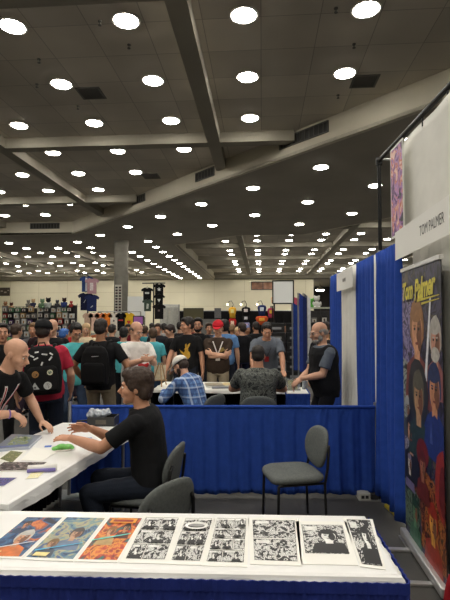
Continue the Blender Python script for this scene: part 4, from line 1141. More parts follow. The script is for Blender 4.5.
# ---- standing visitors behind
def backpack(I, label, w=.34, h=.46, t=.17, c=(22, 22, 24), zc=0.27, vox=0.011):
    T = I['T']; s = I['s']; o = T(0, .10, zc); up = (T(0, 0, zc+.1)-T(0, 0, zc-.1)).normalized(); side_ = (T(.1, 0, zc)-T(0, 0, zc)).normalized(); bk = side_.cross(up)*-1
    if bk.y < 0: bk = -bk
    rt = I['root']; r = empty('backpack', (0, 0, 0), 0, label, 'backpack'); r.matrix_world = Matrix.Translation(rt.location) @ Matrix.Rotation(rt.rotation_euler.z, 4, 'Z')
    M = Matrix.Translation(o+bk*(t/2+.04)) @ Matrix((side_, bk, up)).transposed().to_4x4()
    m = cloth('pack_%d_%d_%d' % c, c)
    bm = NB()
    def sec(z, kx, ky, dy=0):
        return [M @ V((w/2*kx*math.copysign(abs(math.cos(a))**.6, math.cos(a)), dy+t/2*ky*math.copysign(abs(math.sin(a))**.6, math.sin(a)), z*h)) for a in [2*PI*i/28 for i in range(28)]]
    loft(bm, [sec(-.50, .80, .8), sec(-.47, .93, .95), sec(-.2, 1, 1.05), sec(.1, .98, 1), sec(.32, .88, .85), sec(.45, .68, .65, -.01), sec(.5, .4, .4, -.02)])
    b_ = remeshed('pack_body', bm, m, r, 0.010, 2, .004)
    bm = NB()
    def sec2(z, kx, dy): return [M @ V((w/2*kx*math.copysign(abs(math.cos(a))**.6, math.cos(a)), t/2+dy+.028*math.copysign(abs(math.sin(a))**.6, math.sin(a)), z*h)) for a in [2*PI*i/28 for i in range(28)]]
    loft(bm, [sec2(-.44, .70, -.012), sec2(-.40, .80, 0), sec2(-.15, .82, .004), sec2(.02, .78, 0), sec2(.08, .60, -.012)])
    pk = remeshed('front_pocket', bm, m, r, 0.010, 2, .002)
    bm = NB(); tube(bm, [M @ V((-.04, -.02, h*.47)), M @ V((-.03, -.02, h*.56)), M @ V((.03, -.02, h*.56)), M @ V((.04, -.02, h*.47))], .008, 8); obj('carry_handle', bm, m, r, True)
    for sx in (-1, 1):
        bm = NB(); g2 = 1.0
        pts = [T(sx*.10, .115, .40), T(sx*.115, .06, .505), T(sx*.125, -.03, .515), T(sx*.125, -.125, .42), T(sx*.13, -.145, .28), T(sx*.15, -.09, .14), T(sx*.14, .10, .06)]
        q = []
        for i in range(len(pts)-1):
            for k in range(4): q.append(pts[i].lerp(pts[i+1], k/4))
        q.append(pts[-1])
        tube(bm, q, .019, 8); obj('shoulder_strap', bm, m, r, True)
    return r, b_, pk, M
b3 = person('visitor seen from behind in a black cap and crimson shirt, wearing a patched backpack', (at(49, 5.5), 5.45, 0), 200, h=1.78, vox=0.011, girth=1.15, head=(-14, 4, 0), hair='short', hair_c=(40, 30, 26), cap_c=(26, 27, 30), shirt=(176, 44, 66), pants=(34, 40, 54), lean=(2, 6), side=4,
  arms={'L': dict(rel=(.10, -.12, -.50)), 'R': dict(rel=(-.10, -.16, -.48))})
r3, pb, pk, M3 = backpack(b3, 'big black backpack covered in round pin patches', w=.40, h=.54, zc=.24)
def patch(parent, tgt, M, x, z, bm, m, nm='patch', t=.2):
    decal(nm, tgt, bm, m, tgt, M @ V((x, t, z)), (M.to_3x3() @ V((-1, 0, 0))), (M.to_3x3() @ V((0, 0, 1))), .003, .02)
for (x, z, r_, c1, c2) in ((.07, -.04, .036, (150, 110, 60), (60, 40, 24)), (-.08, -.03, .030, (200, 196, 170), (90, 110, 90)), (-.05, -.17, .042, (190, 192, 190), (110, 112, 112))):
    patch(r3, pk, M3, x, z, poly_bm([blob(0, 0, r_, r_, 20)]), flat(*c1)); patch(r3, pk, M3, x, z, poly_bm([blob(0, 0, r_*.62, r_*.62, 16)]), flat(*c2), 'patch_centre', .2)
patch(r3, pk, M3, .08, -.17, poly_bm([[(-.045, -.03), (.045, -.03), (0, .045)]]), flat(180, 182, 184))
patch(r3, pk, M3, .08, -.175, poly_bm([[(-.020, -.015), (.020, -.015), (0, .018)]]), flat(40, 40, 44), 'patch_centre')
for k, (x, z, a, l) in enumerate(((.06, .13, .4, .05), (.10, .16, -.5, .05), (-.03, .17, -.2, .06), (-.09, .12, .9, .05), (.0, .07, 1.2, .04), (-.13, .0, 1.3, .03), (.0, -.03, 1.5, .05), (.05, .20, .1, .04), (-.10, .17, -.7, .04))):
    ca, sa = math.cos(a), math.sin(a)
    patch(r3, pb, M3, x, z, poly_bm([[(-l*.5*ca+.008*sa, -l*.5*sa-.008*ca), (l*.5*ca+.008*sa, l*.5*sa-.008*ca), (l*.5*ca-.008*sa, l*.5*sa+.008*ca), (-l*.5*ca-.008*sa, -l*.5*sa+.008*ca)]]), flat(205, 205, 205), 'white_badge')
b4 = person('dark haired visitor behind the patched backpack, back to the camera', (at(41, 8.1), 8.1, 0), 165, h=1.80, vox=0.013, hair='short', hair_c=(24, 20, 20), shirt=(40, 22, 28), pants=(30, 32, 40), head=(10, 0, 0))
b5 = person('bald visitor in a black jacket with a small white emblem, behind the patched backpack', (at(52, 7.7), 7.7, 0), 25, h=1.80, vox=0.012, hair='none', hair_c=(60, 48, 40), shirt=(22, 22, 25), sleeve='long', pants=(28, 30, 36), girth=1.12, head=(-30, 8, 0))
facing(b5, 'emblem', 'shirt', poly_bm([[(-.03, -.01), (0, -.02), (.03, .0), (.0, .02)]]), flat(200, 200, 200), .10, .36)
b6 = person('young man in a turquoise t-shirt and jeans looking down to his side', (at(76, 6.95), 6.95, 0), 22, h=1.74, vox=0.009, hair='short', hair_c=(22, 20, 20), skin_k='tan', shirt=(88, 186, 192), pants=(52, 66, 88), head=(16, 24, 0), glasses=True,
  arms={'R': dict(rel=(-.09, .02, -.52)), 'L': dict(rel=(.02, -.22, -.44), hint=(.6, .6, -.3))})
facing(b6, 'shirt_lettering', 'shirt', strokes_bm(.20, .045, 9, 3), flat(60, 140, 150), 0, .31)
b7 = person('man in a black t-shirt and khaki trousers seen from behind, wearing a plain black backpack', (at(101, 6.3), 6.3, 0), 182, h=1.80, vox=0.010, girth=1.08, hair='crew', hair_c=(36, 28, 26), skin_k='olive', shirt=(24, 24, 27), pants=(136, 124, 100), head=(-6, 6, 0),
  arms={'L': dict(rel=(.10, -.16, -.42), hint=(.8, .6, -.2)), 'R': dict(rel=(-.10, -.16, -.42), hint=(-.8, .6, -.2))})
r7, pb7, pk7, M7 = backpack(b7, 'plain black backpack on the man in khaki trousers', w=.36, h=.50, zc=.22, c=(18, 18, 20))
patch(r7, pb7, M7, -.02, .12, poly_bm([[(-.045, -.006), (.045, .0), (.045, .008), (-.045, .002)]]), flat(170, 170, 170), 'white_badge')
b8 = person('person in a turquoise shirt seen from behind, between the backpack man and the white shirt', (at(124, 9.0), 9.0, 0), 185, h=1.66, vox=0.014, hair='short', hair_c=(26, 22, 22), shirt=(84, 178, 186), pants=(26, 28, 34), eyes=False)
b9 = person('balding man in a white t-shirt with red print, hands together at his chest', (at(135, 6.9), 6.95, 0), 38, h=1.76, vox=0.0085, girth=1.16, belly=.07, hair='fringe', hair_c=(96, 84, 74), shirt=(226, 222, 218), pants=(150, 138, 116), head=(14, 22, 0),
  arms={'L': dict(to=(.05, -.36, 1.22), d=(-.8, -.5, .1), n=(-.2, .8, -.2), hint=(.7, .2, -1), curl=.5), 'R': dict(to=(-.04, -.36, 1.21), d=(.7, -.6, .15), n=(.3, .8, 0), hint=(-.7, .2, -1), curl=.5)})
facing(b9, 'shirt_number', 'shirt', text_bm('76', .15, .006), flat(180, 34, 40), .0, .07)
facing(b9, 'shirt_print', 'shirt', poly_bm([[(-.09, .0), (-.02, .03), (.05, -.01), (.10, .03), (.10, .07), (.02, .05), (-.06, .08)]]), flat(190, 44, 48), .03, .15)
b10 = person('person in a turquoise top standing behind the man in the white t-shirt', (at(153, 9.2), 9.2, 0), 200, h=1.64, vox=0.014, hair='short', hair_c=(80, 60, 44), shirt=(84, 176, 190), pants=(60, 80, 110), eyes=False)
b11 = person('woman in a black top looking down, between the white and gold print shirts', (at(171, 10.1), 10.1, 0), -60, h=1.70, vox=0.013, hair='short', hair_c=(40, 28, 26), shirt=(26, 25, 28), pants=(120, 112, 100), head=(0, 20, 0))
b12 = person('dark haired man in a black t-shirt with a gold hare print, looking left', (at(187, 8.4), 8.45, 0), -8, h=1.84, vox=0.0085, hair='short', hair_c=(30, 24, 22), skin_k='tan', shirt=(24, 24, 26), pants=(30, 34, 44), head=(-52, 8, 0), arms={'R': dict(rel=(-.12, -.2, -.50), hint=(-.8, .4, -.2)), 'L': dict(rel=(.10, -.04, -.53))})
gold = flat(196, 152, 50)
hare = [[(-.05, -.10), (.03, -.11), (.07, -.06), (.06, .0), (.03, .04), (-.01, .04), (-.05, .0), (-.07, -.05)], blob(.0, .055, .034, .030, 14), [(.01, .075), (.03, .14), (.07, .165), (.06, .12), (.03, .07)], [(-.012, .075), (-.02, .14), (.005, .16), (.01, .12), (.008, .08)], [(-.05, .0), (-.11, .02), (-.13, .06), (-.10, .0), (-.06, -.03)]]
facing(b12, 'hare_print', 'shirt', poly_bm(hare), gold, .02, .22)
b13 = person('bearded man in black standing behind the hare print shirt', (at(198, 9.3), 9.3, 0), 8, h=1.84, vox=0.011, hair='short', hair_c=(22, 18, 18), skin_k='tan', beard=(28, 22, 20), shirt=(24, 24, 27), pants=(30, 30, 36), head=(-8, 2, 0))
b14 = person('man in a red cap and brown t-shirt with folded arms and white lanyard', (at(218, 8.5), 8.5, 0), 4, h=1.78, vox=0.0085, girth=1.12, belly=.04, hair='short', hair_c=(70, 52, 40), cap_c=(196, 40, 52), shirt=(62, 50, 42), pants=(150, 138, 116), head=(-8, 14, 0),
  arms={'L': dict(to=(-.10, -.23, 1.20), d=(-1, .25, .25), n=(.2, 1, -.1), hint=(.9, -.1, -1), curl=.7), 'R': dict(to=(.11, -.27, 1.17), d=(1, .15, .45), n=(-.2, 1, .1), hint=(-.9, -.1, -1), curl=.5)})
lanyard(b14, zb=.24, w=.010, bc=(225, 222, 215), xw=.085)
facing(b14, 'shirt_print', 'shirt', poly_bm([blob(0, 0, .05, .04, 12, k=.3, seed=2)]), flat(150, 130, 70), .07, .31)
b15 = person('person in a light blue shirt seen from behind, just behind the red cap', (at(225, 10.2), 10.2, 0), 172, h=1.80, vox=0.014, girth=1.15, hair='full', hair_c=(28, 24, 24), shirt=(92, 130, 180), pants=(40, 44, 56), eyes=False)
b16 = person('person in a black t-shirt, one arm down, between the red cap and the leaning man', (at(242, 11.0), 11.0, 0), 200, h=1.74, vox=0.013, hair='short', hair_c=(46, 34, 28), shirt=(24, 24, 28), pants=(30, 36, 60), head=(20, 0, 0), eyes=False)
b17 = person('man in a grey shirt with red badge leaning forward on the far table', (at(266, 8.6), 8.70, 0), 2, h=1.84, vox=0.0085, girth=1.15, lean=(22, 38), hair='short', hair_c=(26, 22, 22), cap_c=None, skin_k='tan', shirt=(104, 111, 122), pants=(40, 42, 50), head=(0, 22, 0),
  arms={'L': dict(to=(.26, -.62, .875), d=(.1, -.9, -.35), n=(0, .3, -1), hint=(.9, .4, 0), curl=.3), 'R': dict(to=(-.24, -.62, .875), d=(-.1, -.9, -.35), n=(0, .3, -1), hint=(-.9, .4, 0), curl=.3)})
lanyard(b17, zb=.26, w=.005, m=mat('thin_cord', S(50, 50, 56), .6), bc=(170, 40, 46), xw=.07)
b18 = person('grey bearded man in glasses and black vest standing at the blue drapes, facing left', (at(325, 6.3), 6.25, 0), -72, h=1.76, vox=0.0085, girth=1.14, belly=.07, hair='fringe', hair_c=(150, 146, 140), beard=(150, 146, 140), glasses=True, shirt=(100, 108, 120), vest=(26, 27, 31), pants=(24, 25, 30), head=(0, 12, 0), lean=(2, 10),
  arms={'L': dict(to=(.08, -.36, 1.04), d=(-.2, -.8, -.55), n=(-.5, .4, -.6), hint=(.5, .6, -.8), curl=.4), 'R': dict(to=(-.05, -.36, .99), d=(.3, -.7, -.6), n=(.6, .3, -.5), hint=(-.5, .6, -.8), curl=.4)})
b19 = person('dark haired person with glasses half hidden behind the grey bearded man', (at(326, 7.9), 8.0, 0), -20, h=1.76, vox=0.013, hair='short', hair_c=(34, 26, 24), skin_k='tan', shirt=(30, 30, 36), pants=(30, 30, 34), glasses=True, head=(-20, 0, 0))
b20 = person('smiling person at the far left edge behind the bald man', (at(3, 6.3), 6.3, 0), 20, h=1.74, vox=0.011, hair='short', hair_c=(24, 18, 18), skin_k='tan', shirt=(24, 24, 26), pants=(30, 30, 34), head=(10, 0, 0), girth=1.1)
# ---- seated artists with their backs to us
plaid = bpy.data.materials.new('plaid_shirt'); plaid.use_nodes = True
def mk_plaid():
    nt_ = plaid.node_tree; N = nt_.nodes; L = nt_.links; b = N['Principled BSDF']; b.inputs['Roughness'].default_value = .85
    tc = N.new('ShaderNodeTexCoord'); sp = N.new('ShaderNodeSeparateXYZ'); L.new(tc.outputs['Object'], sp.inputs[0]); prev = None
    base = S(92, 130, 186)+(1,)
    for ax, sc, c, w in (('X', 105, S(44, 66, 120), .45), ('Z', 105, S(44, 66, 120), .45), ('Y', 105, S(44, 66, 120), .45), ('Z', 52, S(190, 205, 225), .88), ('X', 52, S(200, 212, 230), .88)):
        m1 = N.new('ShaderNodeMath'); m1.operation = 'MULTIPLY'; m1.inputs[1].default_value = sc; L.new(sp.outputs[ax], m1.inputs[0])
        m2 = N.new('ShaderNodeMath'); m2.operation = 'SINE'; L.new(m1.outputs[0], m2.inputs[0])
        m3 = N.new('ShaderNodeMath'); m3.operation = 'GREATER_THAN'; m3.inputs[1].default_value = w; L.new(m2.outputs[0], m3.inputs[0])
        m4 = N.new('ShaderNodeMath'); m4.operation = 'MULTIPLY'; m4.inputs[1].default_value = .55; L.new(m3.outputs[0], m4.inputs[0])
        mx = N.new('ShaderNodeMix'); mx.data_type = 'RGBA'; L.new(m4.outputs[0], mx.inputs[0])
        if prev is None: mx.inputs[6].default_value = base
        else: L.new(prev, mx.inputs[6])
        mx.inputs[7].default_value = c+(1,); prev = mx.outputs[2]
    L.new(prev, b.inputs['Base Color'])
mk_plaid()
leaf = paint_mat('leaf_print_shirt', [(30, 32, 32), (50, 54, 54), (120, 124, 118), (40, 42, 44), (92, 96, 90)], 11, 3, 2.5, .85)
for l in list(leaf.node_tree.links):
    if l.from_node.type == 'TEX_COORD': 
        to = l.to_socket; tcn = l.from_node; leaf.node_tree.links.remove(l); leaf.node_tree.links.new(tcn.outputs['Object'], to)
b21 = person('artist in a blue plaid shirt and backwards white cap bent over a drawing', (at(199, 6.55), 6.45, 0), 236, h=1.76, vox=0.0085, pz=.54, lean=(14, 40), head=(4, 34, 0), hair='full', hair_c=(52, 38, 30), cap_c=(232, 228, 220), shirt_m=plaid, sleeve='long', pants=(44, 52, 70), girth=1.08, beard=(52, 38, 30),
  arms={'L': dict(to=(.16, -.47, .80), d=(-.6, -.7, -.1), n=(-.3, .2, -1), hint=(.8, .2, -.6), curl=.6), 'R': dict(to=(-.20, -.47, .80), d=(.3, -.9, -.1), n=(.3, .2, -1), hint=(-.8, .2, -.6), curl=.7)},
  legs={'L': dict(to=(.13, -.40, .09), hint=(.1, -1, .3)), 'R': dict(to=(-.13, -.40, .09), hint=(-.1, -1, .3))})
b22 = person('heavy set artist in a dark leaf print shirt seated with his back to the camera', (at(258, 6.4), 6.42, 0), 182, h=1.84, vox=0.009, pz=.56, lean=(2, 8), head=(0, 6, 0), hair='crew', hair_c=(38, 32, 28), skin_k='tan', shirt_m=leaf, pants=(40, 42, 50), girth=1.30, belly=.05,
  arms={'L': dict(to=(.20, -.44, .82), d=(-.2, -1, 0), n=(0, .1, -1), hint=(.9, .2, -.6)), 'R': dict(to=(-.20, -.44, .82), d=(.2, -1, 0), n=(0, .1, -1), hint=(-.9, .2, -.6))},
  legs={'L': dict(to=(.15, -.40, .09), hint=(.1, -1, .3)), 'R': dict(to=(-.15, -.40, .09), hint=(-.1, -1, .3))})
dup(ch, (at(201, 6.3), 6.30, 0), R_(238), 'grey chair under the artist in the plaid shirt')
dup(ch, (at(258, 6.3), 6.33, 0), R_(182), 'grey chair under the artist in the leaf print shirt')
# ---- crowd further back, heads and shoulders showing between the others
crowd = [ # px, Y, h, rot, hair, haircolour, shirt, extra label
 (16, 8.5, 1.72, 150, 'short', (60, 44, 34), (90, 40, 44), 'visitor in a dark red top at far left behind the bald man'),
 (64, 9.5, 1.62, 170, 'short', (60, 110, 190), (40, 60, 110), 'visitor with blue dyed hair left of the turquoise t-shirt'),
 (72, 10.5, 1.70, 190, 'short', (90, 40, 30), (170, 40, 44), 'visitor in a red shirt just behind the turquoise t-shirt'),
 (86, 10.0, 1.72, 30, 'long', (190, 160, 120), (206, 190, 160), 'blond visitor in a cream top beside the backpack man'),
 (112, 11.0, 1.70, 160, 'short', (30, 24, 24), (30, 30, 34), 'dark haired visitor by the t-shirt racks'),
 (128, 12.5, 1.70, 20, 'short', (40, 30, 26), (110, 30, 40), 'visitor in a maroon top further down the aisle'),
 (145, 12.0, 1.66, 170, 'ponytail', (70, 50, 36), (60, 130, 140), 'visitor with a ponytail beyond the white t-shirt'),
 (158, 11.5, 1.72, 0, 'short', (50, 36, 30), (36, 36, 42), 'visitor in charcoal facing the camera down the aisle'),
 (164, 13.5, 1.72, 200, 'short', (30, 26, 24), (150, 150, 150), 'visitor in a light grey shirt down the aisle'),
 (168, 13.0, 1.62, 90, 'short', (90, 70, 50), (28, 28, 30), 'short visitor in black between two black t-shirts'),
 (180, 12.5, 1.76, 180, 'short', (26, 22, 22), (28, 28, 32), 'dark visitor behind the hare print shirt'),
 (209, 11.5, 1.74, 10, 'short', (60, 44, 34), (50, 56, 70), 'visitor in slate blue beyond the bearded man'),
 (232, 13.0, 1.70, 170, 'short', (150, 120, 90), (34, 34, 38), 'fair haired visitor under the lit t-shirt stand'),
 (238, 12.0, 1.62, 0, 'long', (200, 170, 130), (80, 60, 70), 'blond long haired visitor behind the black t-shirt'),
 (247, 13.8, 1.66, 40, 'ponytail', (120, 130, 180), (60, 50, 80), 'visitor with lavender hair behind the leaning man'),
 (256, 12.3, 1.76, 190, 'short', (34, 28, 26), (24, 24, 26), 'tall visitor in black left of the leaning man'),
 (285, 13.2, 1.72, 0, 'short', (40, 30, 26), (40, 40, 46), 'visitor half hidden by the black shelving'),
 (318, 13.0, 1.74, 20, 'short', (60, 46, 36), (200, 196, 190), 'visitor in a white shirt beyond the grey bearded man'),
 (326, 15.0, 1.74, 160, 'short', (30, 26, 24), (120, 110, 60), 'visitor in an olive shirt near the edge of the drapes'),
 (99, 13.5, 1.68, 10, 'cap', (200, 60, 50), (160, 90, 60), 'visitor in a red cap in front of the orange t-shirts'),
 (5, 10.5, 1.70, 10, 'short', (60, 50, 44), (60, 90, 60), 'visitor in a green shirt far left'),
 (34, 9.0, 1.74, 0, 'short', (130, 100, 70), (90, 90, 96), 'visitor in a mid grey shirt behind the black cap'),
 (306, 16.0, 1.72, 180, 'short', (44, 36, 30), (40, 50, 90), 'visitor in navy beside the blue flags'),
 (194, 16.0, 1.70, 0, 'short', (70, 56, 44), (130, 60, 50), 'visitor in a rust coloured shirt far down the aisle'),
 (152, 15.0, 1.72, 180, 'short', (40, 34, 30), (70, 90, 130), 'visitor in a denim shirt far down the aisle'),
]
for (px_, Y, h, rot, hr, hc, sh_, lb) in crowd:
    kw = dict(hair=hr, hair_c=hc)
    if hr == 'cap': kw = dict(hair='short', hair_c=(50, 40, 34), cap_c=hc)
    person(lb, (at(px_, Y), Y, 0), rot, h=h, vox=0.018, shirt=sh_, pants=(40+int(px_)%20, 44, 58), eyes=(abs(rot) < 60), skin_k=('fair', 'tan', 'olive')[int(px_+Y) % 3], girth=1.0+0.02*(int(px_) % 8), wr=.004, head=((px_*7) % 40-20, 6, 0), **kw)
# ================================================================ left signing table
uT = V((0.087, 0.996, 0)).normalized(); LT = 2.04
cT = V((-1.585, 4.66, 0))-uT*LT/2
lt = folding_table('signing_table', cT, math.atan2(uT.y, uT.x), LT, 0.76, 'left signing table under a white cloth with prints, books and a black box')
table_cloth(lt, LT, 0.76, drop=0.085, m=table_white, seed=4)
black_skirt = cloth('black_skirt', (20, 20, 24))
skirt(lt, LT, 0.76, m=black_skirt, sides=('b',))  # hidden visitor-side skirt, added to keep the space under the table dark
ZL = 0.7515
def qd(*p): return [G(x, y, 0.7515) for x, y in p]
def flatart(name, q, lb, cat, cols, sc, group=None, mg=(.04, .04, .04), seed=0, z=ZL, th=0.0016, m=None):
    r, q0 = sheet(name, q, z, mg, lb, cat, group, m, th)
    if cols: art(r, q0, [(RC(0, 0, 1, 1), 0)], [paint_mat('paint_'+name+str(seed), cols, sc, seed)], th+.0008, 'printed_picture')
    return r, q0
# portfolio case: thick
r, q0 = flatart('portfolio', qd((-6, 452), (29, 449), (41, 438), (12, 437)), 'thick clear sleeved portfolio with a green picture in front of the bald man', 'portfolio', None, 1, mg=(.02, .02, .02), th=0.022, m=mat('plastic_sleeve', S(176, 184, 200), .15, coat=.5))
art(r, q0, [([(.22, .2), (.86, .2), (.80, .85), (.22, .85)], 0)], [paint_mat('green_picture', [(60, 90, 50), (150, 160, 90), (80, 110, 140), (200, 200, 170)], 5, 2)], .0232, 'printed_picture')
art(r, q0, [([(.04, .05), (.96, .05), (.96, .14), (.04, .14)], 0)], [flat(70, 90, 160)], .0234, 'blue_edge')
flatart('photo_print', qd((0, 459), (12, 463), (23, 452.5), (11, 451)), 'white bordered print with a mossy green picture on the left table', 'print', [(60, 70, 40), (130, 140, 80), (90, 80, 50), (170, 170, 130)], 6, mg=(.18, .18, .18), seed=1)
flatart('blank_sheet', qd((22, 460), (42, 461), (56, 452), (34, 448)), 'blank white sheet lying at the middle of the left table', 'paper', None, 1, z=ZL+.001)
flatart('magazine', qd((-8, 472), (36, 471), (47, 463), (4, 463)), 'dark glossy magazine with tiny coloured pictures near the rolled sheets', 'magazine', [(10, 10, 14), (14, 14, 20), (24, 20, 26), (110, 84, 76), (190, 184, 186)], 9, seed=2, th=.006, mg=(.02, .02, .02))
flatart('magazine', qd((-12, 487), (4, 486), (17, 478), (-4, 478)), 'blue toned print at the very left edge of the left table', 'print', [(20, 30, 70), (60, 80, 150), (120, 100, 160), (20, 24, 40)], 6, seed=3)
flatart('card', qd((26, 479), (38, 478), (44, 472.5), (32, 473)), 'small card with a pale yellow sketch nearest the table edge', 'card', [(240, 236, 190), (226, 216, 130), (244, 240, 220), (210, 200, 120)], 4, seed=4)
# rolled sheets
a, b_ = G(28, 468, .775), G(57, 466.5, .775)
r = empty('rolled_sheets', (a+b_)/2-V((0, 0, .775-ZL)), 0, 'loosely rolled white sheets with a violet edge on the left table', 'paper roll')
dv = (b_-a)/2
bm = NB(); tube(bm, [-dv+V((0, 0, .021)), dv+V((0, 0, .021))], .02, 14); obj('roll', bm, paper_m, r, True)
bm = NB(); tube(bm, [-dv*0.9+V((0.0, -.03, .0125)), dv*1.02+V((0, -.03, .0125))], .0115, 12); obj('roll', bm, mat('violet_edge', S(130, 120, 190), .5), r, True)
# green pouch
p = G(63, 450, ZL); r = empty('green_pouch', p, R_(20), 'bright green pouch with a white rim beside the seated man\'s hands', 'pouch')
bm = NB()
for k, (x, rx, rz) in enumerate(((-.05, .035, .016), (-.01, .045, .024), (.035, .042, .022), (.065, .02, .014))): ell(bm, (x, 0, rz), (rx, .038, rz))
remeshed('pouch_body', bm, mat('lime_green', S(110, 190, 90), .45, var=.2, vscale=40), r, .005, 2)
bm = NB(); tube(bm, [(.06*math.cos(t)*1.35+.005, .043*math.sin(t), .006) for t in [2*PI*i/24 for i in range(25)]], .006, 8, cap=False); obj('rim', bm, paper_m, r, True)
for (x, y, w, lb, c) in ((48, 446.5, .05, 'short blue strip of tape under the seated man\'s fingers', (70, 110, 200)), (87, 438.5, .08, 'light blue card on the table beside his forearm', (130, 160, 210))):
    p = G(x, y, ZL); bm = NB(); rbox(bm, (-w/2, -.02, 0), (w/2, .02, .004), .001); tag(obj('paper_strip', bm, flat(*c), None, loc=p, rot=(0, 0, .3)), lb, 'paper strip')
p = G(84, 421.5, ZL); bm = NB(); tube(bm, [(-.07, 0, .009), (.04, 0, .009), (.045, 0, .006), (.06, 0, .006)], [.009, .009, .005, .004], 12)
tag(obj('marker_pen', bm, black_pl, None, True, loc=p, rot=(0, 0, .4)), 'black marker pen near the far end of the left table', 'pen')
# black box and crumpled plastic bag
p = G(104, 424, ZL); r = empty('black_box', (p.x, p.y-.02, ZL), R_(3), 'low open black box at the far end of the left table', 'box')
bm = NB(); w, d_, h = .13, .09, .085
box(bm, (-w, -d_, 0), (w, d_, .006)); 
for (a0, a1) in (((-w, -d_), (w, -d_+.006)), ((-w, d_-.006), (w, d_)), ((-w, -d_+.006), (-w+.006, d_-.006)), ((w-.006, -d_+.006), (w, d_-.006))): box(bm, (a0[0], a0[1], .006), (a1[0], a1[1], h))
obj('tray', bm, black_pl, r)
bm = NB(); box(bm, (-.05, -d_-.001, .02), (.05, -d_-.0002, .06)); obj('label', bm, flat(90, 84, 74), r)
bm = NB(); ell(bm, (-.03, .0, .0), (.10, .07, .045)); ell(bm, (.05, .01, .01), (.05, .05, .03)); ell(bm, (-.08, 0, .02), (.04, .05, .03))
o = remeshed('plastic_bag', bm, mat('clear_plastic', S(200, 208, 220), .15, trans=.35, coat=.4), None, .006, 1, .02, wscale=24); o.location = (p.x-.03, p.y-.02, ZL+.10)
tag(o, 'crumpled clear plastic bag sitting in the black box', 'plastic bag')

# ================================================================ far artist tables
tx0, tx1 = P(157, 388, 7.4).x, P(283, 388, 7.4).x
ft = folding_table('artist_table', ((tx0+tx1)/2, 7.55, 0), 0, tx1-tx0, .92, 'long far table in front of the standing visitors, covered with white paper')
table_cloth(ft, tx1-tx0, .92, drop=.05, m=white_m, seed=9); skirt(ft, tx1-tx0, .92, m=black_skirt, sides=('b', 'l', 'r'))
sx_, sx1_ = P(284, 395, 6.9).x, P(304, 395, 6.9).x
st = folding_table('side_table', ((sx_+sx1_)/2+.06, 7.2, 0), 0, sx1_-sx_, .55, 'small side table with a blue skirt left of the grey bearded man')
table_cloth(st, sx1_-sx_, .55, drop=.04, m=white_m, seed=7); skirt(st, sx1_-sx_, .55, m=blue_m, sides=('f', 'l', 'r'))
def onT(px_, Y, z=.7525): q = P(px_, 380, Y); return V((q.x, Y, z))
def flatitem(name, p, w, d_, h, rz, lb, cat, m, pages=True):
    r = empty(name, p, rz, lb, cat)
    bm = NB(); box(bm, (-w/2, -d_/2, 0), (w/2, d_/2, h*.9 if pages else h)); obj('pages' if pages else 'sheet', bm, paper_m, r)
    if pages:
        bm = NB(); box(bm, (-w/2-.003, -d_/2-.003, h*.9), (w/2+.003, d_/2+.003, h)); obj('cover', bm, m, r)
    return r
flatitem('sketch_sheet', onT(172, 7.35), .46, .32, .003, .1, 'large white drawing sheet in front of the plaid shirt artist', 'drawing', paper_m, False)
flatitem('sketch_sheet', onT(196, 7.8), .40, .28, .003, -.1, 'white sheet at the hare print man\'s side of the far table', 'drawing', paper_m, False)
for k, (px_, Y, w, d_, h, rz, c, lb) in enumerate(((214, 7.5, .26, .34, .03, .2, (150, 140, 120), 'tan covered book in front of the man with folded arms'), (228, 7.6, .24, .30, .02, -.3, (200, 180, 130), 'cream magazine right of the tan book'), (222, 7.25, .30, .22, .012, .1, (90, 96, 110), 'grey comic lying at the front of the far table'), (238, 7.4, .2, .28, .02, .5, (170, 60, 50), 'red comic beside the leaf print artist'), (276, 7.7, .22, .3, .015, .1, (60, 60, 70), 'dark print right of the leaf print artist'))):
    flatitem('book', onT(px_, Y), w, d_, h, rz, lb, 'book', flat(*c))
# wooden easel with a print
p = onT(160, 7.45); r = empty('table_easel', p, R_(200), 'small wooden table easel left of the plaid shirt artist', 'easel')
wd = mat('light_wood', S(170, 136, 96), .6, var=.2, vscale=30)
for sx in (-1, 1):
    bm = NB(); tube(bm, [(sx*.11, -.08, .005), (sx*.02, .04, .36)], .009, 8); obj('leg', bm, wd, r)
bm = NB(); tube(bm, [(0, .18, .005), (0, .045, .35)], .009, 8); obj('rear_leg', bm, wd, r)
bm = NB(); box(bm, (-.12, -.085, .07), (.12, -.055, .085)); obj('shelf', bm, wd, r)
bm = NB(); M_ = Matrix.Translation((0, -.062, .09)) @ Matrix.Rotation(-.32, 4, 'X'); box(bm, (-.09, -.003, 0), (.09, .003, .24), M=M_); tag(obj('easel_print', bm, flat(206, 196, 170), None, loc=p, rot=(0, 0, R_(200))), 'pale print standing on the small wooden easel', 'print')
# acrylic sign holder with yellow card
p = V(((sx_+sx1_)/2+.0, 7.15, .7525)); r = empty('acrylic_holder', p, R_(10), 'clear acrylic holder with a yellow card on the blue skirted side table', 'card holder')
ac = mat('acrylic', (.85, .88, .9), .05, trans=.8)
bm = NB(); box(bm, (-.10, -.06, 0), (.10, .06, .008)); obj('base', bm, ac, r)
for (a0, a1) in (((-.10, -.06), (.10, -.054)), ((-.10, .054), (.10, .06))):
    bm = NB(); box(bm, (a0[0], a0[1], .008), (a1[0], a1[1], .16)); obj('panel', bm, ac, r)
bm = NB(); box(bm, (-.08, -.03, .009), (.06, -.026, .14)); obj('yellow_card', bm, flat(214, 206, 120), r)
bm = NB(); tube(bm, [(0, 0, 0), (0, 0, .15), (0, 0, .17), (0, 0, .20)], [.03, .03, .012, .012], 14)
tag(obj('water_bottle', bm, mat('bottle_plastic', (.7, .75, .8), .1, trans=.6), None, True, loc=(p.x+.17, p.y+.1, .7525)), 'small clear water bottle beside the acrylic holder', 'bottle')

